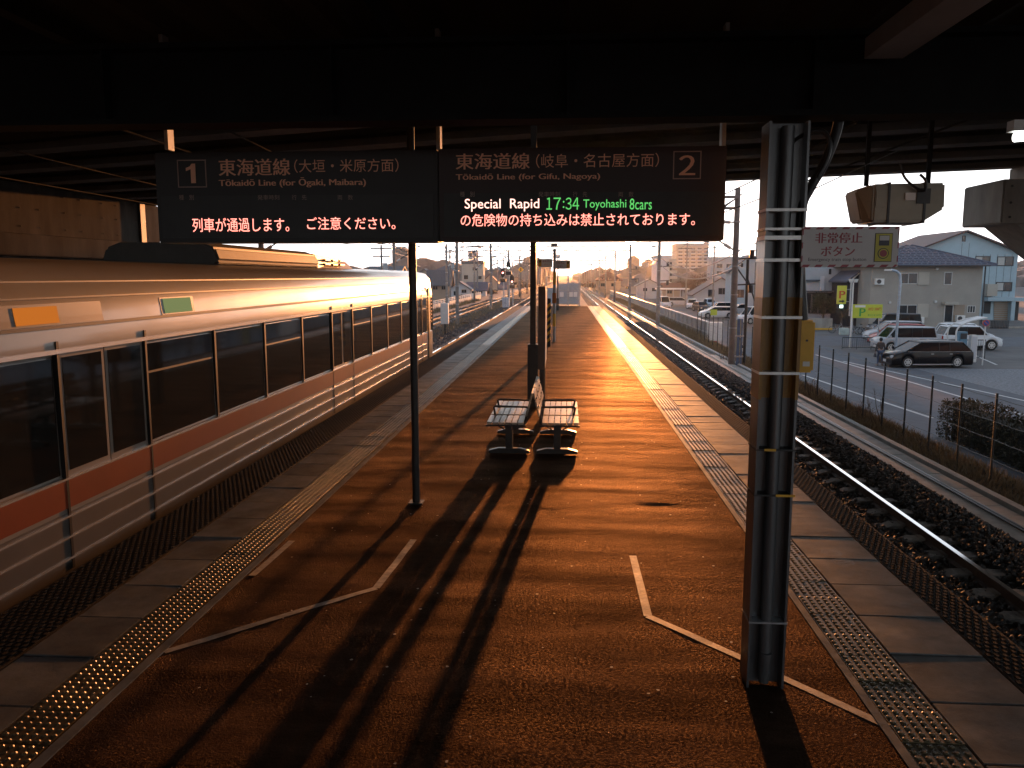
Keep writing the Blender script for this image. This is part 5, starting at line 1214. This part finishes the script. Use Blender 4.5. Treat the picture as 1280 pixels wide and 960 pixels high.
    MB().box(-.02, .12, -w * .75, w * .75, gc, gc + .10).build('bumper_lip', black_m, t); MB().box(.25 * L, .75 * L, -w - .004, -w + .03, gc + .03, gc + .07).build('sill_trim', rim_m, t)
    t.rotation_euler = (0, 0, rot); t.location = loc
    return t
def put(px, py, z=GR): p = G(px, py, z + .012); return p
def car_at(label, pxl, pxr, pyb, L, W, Hh, body, kind, rot=0, name='parked_car'):
    """facing left with near lower corner line at pyb between pxl and pxr; flip with rot=pi"""
    p = G((pxl + pxr) / 2, pyb, GR + .012); d = Vector((math.cos(rot), math.sin(rot), 0)); n = Vector((-d.y, d.x, 0))
    c = p + Vector((0, W / 2 + .0, 0)); o = c - d * L / 2
    return car(name, label, L, W, Hh, body, kind, (o.x, o.y, GR + .012), rot)
car_at('glossy black estate car parked side-on at the front of the car park', 1113, 1215, 460, 4.75, 1.8, 1.5, P_blk, 'wagon', R(6))
car_at('silver van parked behind the walking person', 1100, 1170, 440, 4.0, 1.7, 1.72, P_sil, 'van', R(4))
car_at('red car squeezed behind the silver van', 1096, 1160, 432.5, 4.1, 1.7, 1.62, P_red, 'hatch', R(2))
car_at('silver wagon with dark windows behind the red car', 1090, 1158, 428, 4.6, 1.75, 1.65, P_sil, 'wagon', R(2))
car_at('dark grey van furthest back in the silver car row', 1104, 1140, 420, 4.2, 1.7, 1.95, P_dk, 'van', 0)
car_at('white off-road car nearest in the right-hand pair', 1180, 1252, 438, 4.1, 1.75, 1.72, P_wht, 'suv', R(180))
car_at('white hatchback with red tail lights behind the white off-road car', 1177, 1244, 431, 4.1, 1.7, 1.62, P_wht, 'hatch', R(178))
def car_px(label, px, pyb, L, W, Hh, body, kind, rot): car_at(label, px, px, pyb, L, W, Hh, body, kind, rot)
car_px('white van end-on at the left of the far car park', 830, 385, 4.2, 1.7, 1.9, P_wht, 'van', R(95))
car_px('silver car side-on in the far car park', 849, 382.5, 4.4, 1.7, 1.5, P_sil, 'wagon', R(175))
car_px('white car facing the line in the far car park', 866, 386, 3.9, 1.65, 1.55, P_wht, 'hatch', R(80))
car_px('light blue car in front of the grey gable house', 888, 385, 3.6, 1.5, 1.5, P_blu, 'hatch', R(95))
car_px('white estate car behind the small yellow sign', 898, 398, 4.4, 1.7, 1.45, P_wht, 'wagon', R(5))
car_px('white car half hidden by the nearest right-hand pole', 912, 391, 4.2, 1.7, 1.5, P_wht, 'hatch', R(178))
car_px('dark car behind the white estate car, left of the pole', 877, 389.5, 3.8, 1.6, 1.45, P_dk, 'hatch', R(100))
car_px('white van parked left of the steel column', 948, 405, 4.2, 1.7, 1.9, P_wht, 'van', R(20))
car_px('silver car parked left of the steel column, further back', 930, 394, 4.2, 1.7, 1.5, P_sil, 'hatch', R(4))
# carport
p_, q_ = D(822, 363, 165), D(862, 360.5, 165); t = thing('carport', 'long white flat carport roof at the back of the far car park', 'carport', (p_.x, 165, GR))
MB().box(p_.x, q_.x, 165, 170, q_.z - .25, q_.z).build('roof', white_m, t)
for i in range(5): x = p_.x + .4 + (q_.x - p_.x - .8) * i / 4; MB().box(x - .06, x + .06, 165.2, 165.32, GR, q_.z - .252).build('post', galv, t)
p_, q_ = D(888, 394, 96), D(896.5, 387, 96); t = thing('small_sign', 'small lime yellow sign in front of the white estate car', 'sign', (p_.x, 96, GR))
lime = mat('lime_sign', (.55, .60, .05), .5, var=.05)
MB().box(p_.x, q_.x, 96, 96.03, p_.z, q_.z).build('panel', lime, t); MB().box(p_.x + .4, p_.x + .45, 96.032, 96.08, GR, q_.z).build('post', galv, t)

# ================================================================== CAR PARK FURNITURE
ysn = mat('sign_bright_yellow', (.62, .58, .06), .5, var=.04); sred = mat('sign_letter_red', (.55, .08, .02), .5); sgrn = mat('sign_letter_green', (.05, .33, .06), .5); sblk = mat('sign_letter_black', (.05, .04, .04), .5)
Y = 60
def rect(px0, px1, py0, py1, Y): p, q = D(px0, py1, Y), D(px1, py0, Y); pm = (py0 + py1) / 2; return D(px0, pm, Y).x, D(px1, pm, Y).x, p.z, q.z
x0, x1, z0, z1 = rect(1046.5, 1058, 357, 386, Y); t = thing('parking_sign', 'upright yellow parking sign with a red P above a small lit panel', 'parking sign', (x0, Y, z0))
MB().box(x0, x1, Y, Y + .12, z0 + .35, z1).build('panel', ysn, t); MB().box(x0 + .05, x1 - .05, Y, Y + .12, z0, z0 + .345).build('lower_panel', black_m, t)
MB().box(x0 + .2, x1 - .2, Y - .01, Y - .001, z0 + .06, z0 + .29).build('lit_panel', emis('lit_green_white', (.65, 1, .85), .6), t)
text('lettering', 'P', sred, t, (x0 + .15, Y - .004, z0 + .75), X, Z, .40, .55, bold=.04); MB().prism([(x0 + .15, z0 + .5), (x0 + .38, z0 + .5), (x0 + .38, z0 + .43), (x0 + .55, z0 + .55), (x0 + .38, z0 + .67), (x0 + .38, z0 + .6), (x0 + .15, z0 + .6)], 'y', Y - .006, Y - .001).build('arrow', sblk, t)
MB().box(x1, x1 + .22, Y + .03, Y + .07, z1 - .3, z1 - .26).box(x1, x1 + .22, Y + .03, Y + .07, z0 + .5, z0 + .54).build('bracket', galv, t)
x0, x1, z0, z1 = rect(1065, 1103, 380.5, 397.5, Y + 1); t = thing('parking_board', 'wide lime yellow parking board with a green P on two legs', 'parking sign', (x0, Y + 1, GR)); yb = Y + 1
MB().box(x0, x1, yb, yb + .08, z0, z1).build('panel', lime, t)
text('lettering', 'P', sgrn, t, (x0 + .55, yb - .004, z0 + .12), X, Z, .42, .6, bold=.03); text('lettering', '30分 200円', sred, t, (x0 + 1.15, yb - .004, z0 + .55), X, Z, .95, .25, bold=.02); text('lettering', '最大料金 500円', sgrn, t, (x0 + 1.15, yb - .004, z0 + .14), X, Z, .95, .16)
MB().box(x0 + .2, x0 + .95, yb - .003, yb - .001, z1 - .22, z1 - .06).build('white_strip', white_m, t)
for x in (x0 + .08, x1 - .2): MB().box(x, x + .07, yb + .085, yb + .15, GR, z1).build('leg', galv, t)
def lamp(label, px, pyb, pyt, Y, kind):
    p = D(px, pyb, Y); zt_ = D(px, pyt, Y).z; t = thing('street_lamp', label, 'street lamp', (p.x, Y, GR))
    if kind == 'curved':
        MB().tube([(p.x, Y, GR), (p.x + .04, Y, zt_ - .7), (p.x - .02, Y, zt_ - .2), (p.x - .25, Y, zt_), (p.x - .6, Y, zt_ + .08)], .085, 10).build('pole', mat('lamp_pole_blue', (.40, .46, .52), .4, metal=.3), t, smooth=True)
        MB().box(p.x - 1.0, p.x - .58, Y - .1, Y + .1, zt_ + .02, zt_ + .12).build('head', white_m, t, bevel=.02)
    else:
        MB().cyl((p.x, Y, GR), (p.x, Y, zt_), .07, .05, 8).build('pole', white_m, t)
        MB().cyl((p.x - .16, Y, zt_ + .0), (p.x - .16, Y, zt_ + .24), .12, .2, 10).cyl((p.x + .16, Y, zt_ + .0), (p.x + .16, Y, zt_ + .24), .12, .2, 10).build('shade', white_m, t)
lamp('tall curved pale street lamp in front of the beige house', 1119, 441, 339, 54, 'curved'); lamp('white twin headed lamp post beside the parking sign', 1062, 437, 353, 60.2, 'twin')
for l, px0, px1, py0, py1, Y in (('black railing along the road edge left of the silver van', 1053, 1097, 421.5, 437, 59), ('black railing behind the black estate car', 1150, 1232, 424.5, 441, 52.5)):
    x0, x1, z0, z1 = rect(px0, px1, py0, py1, Y); t = thing('railing', l, 'railing', ((x0 + x1) / 2, Y, GR), 'railings of the car park')
    z0 = GR; MB().box(x0, x1, Y, Y + .05, z1 - .06, z1).box(x0, x1, Y, Y + .05, z0 + .12, z0 + .17).build('rail', sash_m, t)
    n = int((x1 - x0) / .14)
    for i in range(n + 1): x = x0 + (x1 - x0) * i / n; w_ = .035 if i % 7 == 0 else .012; MB().box(x - w_ / 2, x + w_ / 2, Y + .01, Y + .04, z0 if i % 7 == 0 else z0 + .17, z1 - .06).build('baluster', sash_m, t)
x0, x1, z0, z1 = rect(1050, 1061, 410, 418.5, 59.5); t = thing('ticket_box', 'pale green box on the lamp post beside the railing', 'box', (x0, 59.5, z0)); MB().box(x0, x1, 59.4, 59.8, z0, z1).build('case', mat('pale_green_box', (.42, .5, .47), .5), t, bevel=.03); MB().box(x0 + .1, x1 - .1, 59.38, 59.398, z0 + .1, z1 - .1).build('door', mat('pale_green_box', (.42, .5, .47), .5), t)
Y = 50.5; t = thing('pay_shelter', 'white bent-tube shelter over the parking pay machine', 'shelter', D(1193, 449, Y))
P = [D(px, py, Y) for px, py in ((1196, 441), (1195, 420), (1197, 411), (1203, 406), (1215, 401), (1234, 397))]
for dy in (0, 1.1): MB().tube(smooth_pts([p + Vector((0, dy, 0)) for p in P]), .05, 8).build('tube_frame', white_m, t, smooth=True)
a_, b_ = P[3], P[5]; MB().face([a_, b_, b_ + Vector((0, 1.1, 0)), a_ + Vector((0, 1.1, 0))]).face([p + Vector((0, 0, .03)) for p in (a_, b_, b_ + Vector((0, 1.1, 0)), a_ + Vector((0, 1.1, 0)))]).build('roof_sheet', white_m, t)
x0, x1, z0, z1 = rect(1201, 1211, 415, 441, Y); t = thing('pay_machine', 'blue and grey parking pay machine under the bent-tube shelter', 'pay machine', (x0, Y, GR))
MB().box(x0, x1, Y + .2, Y + .6, GR, z1).build('case', mat('pay_blue', (.12, .27, .38), .5), t, bevel=.02); MB().box(x0 + .05, x1 - .05, Y + .18, Y + .198, z1 - .45, z1 - .1).build('panel', sash_m, t); MB().box(x0 + .1, x1 - .1, Y + .19, Y + .199, z1 - .9, z1 - .7).build('slot', grey_m, t)
x0, x1, z0, z1 = rect(1215, 1223, 419, 443, Y); t = thing('vending_cabinet', 'plain white cabinet right of the pay machine', 'cabinet', (x0, Y, GR)); MB().box(x0, x1, Y + .1, Y + .5, GR, z1).build('case', white_m, t, bevel=.02); MB().box(x0 + .04, x1 - .04, Y + .085, Y + .099, GR + .2, z1 - .1).build('door', W_white, t)
x0, x1, z0, z1 = rect(1228.5, 1235.5, 400, 407.5, 49); t = thing('road_sign', 'round blue no-parking sign on a white post beside the black car', 'road sign', ((x0 + x1) / 2, 49, GR)); xm, zm_ = (x0 + x1) / 2, (z0 + z1) / 2
MB().cyl((xm, 49, GR), (xm, 49, z1), .035, n=8).build('post', white_m, t); MB().cyl((xm, 48.93, zm_), (xm, 48.96, zm_), .2, n=20).build('rim', sred, t); MB().cyl((xm, 48.915, zm_), (xm, 48.929, zm_), .155, n=20).build('face', mat('sign_blue', (.03, .08, .32), .4), t); MB().obox((xm, 48.91, zm_), (.32, .006, .04), (1, 0, -1), (0, 0, 1)).build('bar', sred, t)
# parked scooters / bicycles near the parking board are small dark shapes with wheels
def bike(px, py, Y, label):
    p = D(px, py, Y); t = thing('bicycle', label, 'bicycle', (p.x, Y, GR), 'bicycles parked behind the parking board'); z = GR + .33
    for dx in (-.5, .5):
        P = [(p.x + dx + .32 * math.cos(a), Y, z + .32 * math.sin(a)) for a in [i * 2 * math.pi / 16 for i in range(17)]]; MB().tube(P, .02, 5).build('wheel', tyre_m, t)
    MB().tube([(p.x - .5, Y, z), (p.x - .1, Y, z), (p.x + .3, Y, z + .45), (p.x - .25, Y, z + .45), (p.x - .1, Y, z)], .018, 5).tube([(p.x + .5, Y, z), (p.x + .3, Y, z + .55), (p.x + .2, Y, z + .62)], .018, 5).tube([(p.x - .25, Y, z + .45), (p.x - .28, Y, z + .56)], .015, 5).build('frame', galv, t)
    MB().box(p.x - .38, p.x - .2, Y - .05, Y + .05, z + .56, z + .62).build('saddle', black_m, t)
bike(1070, 412, 74, 'bicycle under the left end of the lime parking board'); bike(1080, 412, 74.4, 'bicycle under the middle of the lime parking board'); bike(1090, 412, 74.2, 'bicycle under the right end of the lime parking board'); bike(1047, 412, 76, 'bicycle beside the low planter wall')

# ================================================================== PERSON walking away
def person(px, pyb, h, label):
    p = G(px, pyb, GR + .01); s = h / 1.7
    t = thing('person', label, 'person', p)
    J = {'pel': (0, 0, .92), 'sp': (0, .01, 1.12), 'ch': (0, 0, 1.32), 'nk': (0, .01, 1.45), 'hd0': (0, .02, 1.53), 'hd1': (0, .015, 1.62), 'hd2': (0, .01, 1.68),
         'sl': (-.17, 0, 1.38), 'el': (-.24, .02, 1.12), 'wl': (-.25, .10, .90), 'hl': (-.25, .12, .83), 'sr': (.17, 0, 1.38), 'er': (.24, -.03, 1.12), 'wr': (.25, .02, .88), 'hr': (.25, .03, .81),
         'pl': (-.09, 0, .88), 'kl': (-.10, .10, .50), 'al': (-.10, .06, .09), 'fl': (-.11, .20, .04), 'pr': (.09, 0, .88), 'kr': (.10, -.02, .50), 'ar': (.10, -.16, .12), 'fr': (.11, -.05, .04)}
    Rr = {'pel': .15, 'sp': .14, 'ch': .155, 'nk': .06, 'hd0': .08, 'hd1': .10, 'hd2': .075, 'sl': .075, 'el': .05, 'wl': .036, 'hl': .035, 'sr': .075, 'er': .05, 'wr': .036, 'hr': .035, 'pl': .095, 'kl': .065, 'al': .045, 'fl': .04, 'pr': .095, 'kr': .065, 'ar': .045, 'fr': .04}
    E = [('pel', 'sp'), ('sp', 'ch'), ('ch', 'nk'), ('nk', 'hd0'), ('hd0', 'hd1'), ('hd1', 'hd2'), ('ch', 'sl'), ('sl', 'el'), ('el', 'wl'), ('wl', 'hl'), ('ch', 'sr'), ('sr', 'er'), ('er', 'wr'), ('wr', 'hr'), ('pel', 'pl'), ('pl', 'kl'), ('kl', 'al'), ('al', 'fl'), ('pel', 'pr'), ('pr', 'kr'), ('kr', 'ar'), ('ar', 'fr')]
    def skin(name, keys, grow, m, root):
        ks = list(keys); me = bpy.data.meshes.new(name); me.from_pydata([tuple(c * s for c in J[k]) for k in ks], [(ks.index(a), ks.index(b)) for a, b in E if a in ks and b in ks], [])
        tmp = bpy.data.objects.new('tmp', me); COL.objects.link(tmp); md = tmp.modifiers.new('s', 'SKIN'); 
        for i, k in enumerate(ks): r = (Rr[k] + grow) * s; me.skin_vertices[0].data[i].radius = (r, r * .8); me.skin_vertices[0].data[i].use_root = (k == root)
        tmp.modifiers.new('u', 'SUBSURF').levels = 1
        m2 = bpy.data.meshes.new_from_object(tmp.evaluated_get(bpy.context.evaluated_depsgraph_get())); bpy.data.objects.remove(tmp); m2.materials.clear()
        return link(name, m2, m, t)
    skin('body', J.keys(), 0, mat('skin', (.35, .22, .16), .6), 'pel')
    skin('jacket', ['pel', 'sp', 'ch', 'nk', 'sl', 'el', 'wl', 'sr', 'er', 'wr'], .018, mat('jacket_brown', (.075, .06, .055), .85), 'ch')
    skin('jeans', ['pel', 'pl', 'kl', 'al', 'pr', 'kr', 'ar'], .014, mat('jeans_blue', (.07, .10, .17), .85), 'pel')
    q = lambda a, b, c: (p.x + a * s, p.y + b * s, p.z + c * s)
    k = MB(); k.loft([[q(.105 * math.cos(a) * r, .105 * math.sin(a) * r + .01, z) for a in [i * .785 for i in range(8)]] for z, r in ((1.52, .6), (1.58, 1.02), (1.66, 1.05), (1.72, .75), (1.74, .3))]); k.build('hair', black_m, t, smooth=True)
    for sx, y_, z_ in ((-1, .15, .045), (1, -.09, .055)): MB().obox(q(sx * .105, y_ - .02, z_), (.09 * s, .24 * s, .09 * s)).build('shoe', black_m, t, bevel=.015)
    for sx, hy in ((-1, .12), (1, .03)):
        k = MB()
        for f in range(4): k.cyl(q(sx * .25, hy - .025 + .017 * f, .80), q(sx * .245, hy - .02 + .017 * f, .745 + .006 * abs(f - 1)), .009, .007, 5)
        k.cyl(q(sx * .24, hy + .03, .82), q(sx * .225, hy + .05, .77), .010, .008, 5); k.build('fingers', mat('skin', (.35, .22, .16), .6), t)
    MB().loft([[q(-.31, -.02, .52), q(-.22, -.02, .52), q(-.22, .26, .52), q(-.31, .26, .52)], [q(-.30, .02, .74), q(-.235, .02, .74), q(-.235, .22, .74), q(-.30, .22, .74)]]).tube([q(-.265, .04, .74), q(-.26, .10, .80), q(-.265, .20, .74)], .008, 5).build('bag', mat('bag_dark', (.03, .03, .04), .6), t)
    return t
person(1099.5, 457, 1.62, 'person in a brown jacket and blue jeans walking with a dark bag')
for m_ in bpy.data.meshes: pass

# ================================================================== HAZE
hz = MB().box(-700, 700, -60, 1100, -4.2, 30).build('haze', None, None, kind='stuff')
hm = bpy.data.materials.new('evening_haze'); hm.use_nodes = True; hn = hm.node_tree; hn.nodes.clear()
ho = hn.nodes.new('ShaderNodeOutputMaterial'); hv = hn.nodes.new('ShaderNodeVolumePrincipled')
hv.inputs['Color'].default_value = (.96, .95, .94, 1); hv.inputs['Density'].default_value = 0.00004; hv.inputs['Anisotropy'].default_value = 0.85
hn.links.new(hv.outputs[0], ho.inputs['Volume']); hz.data.materials.append(hm)
props(hz, 'thin pale evening haze over the town and the tracks', 'haze')
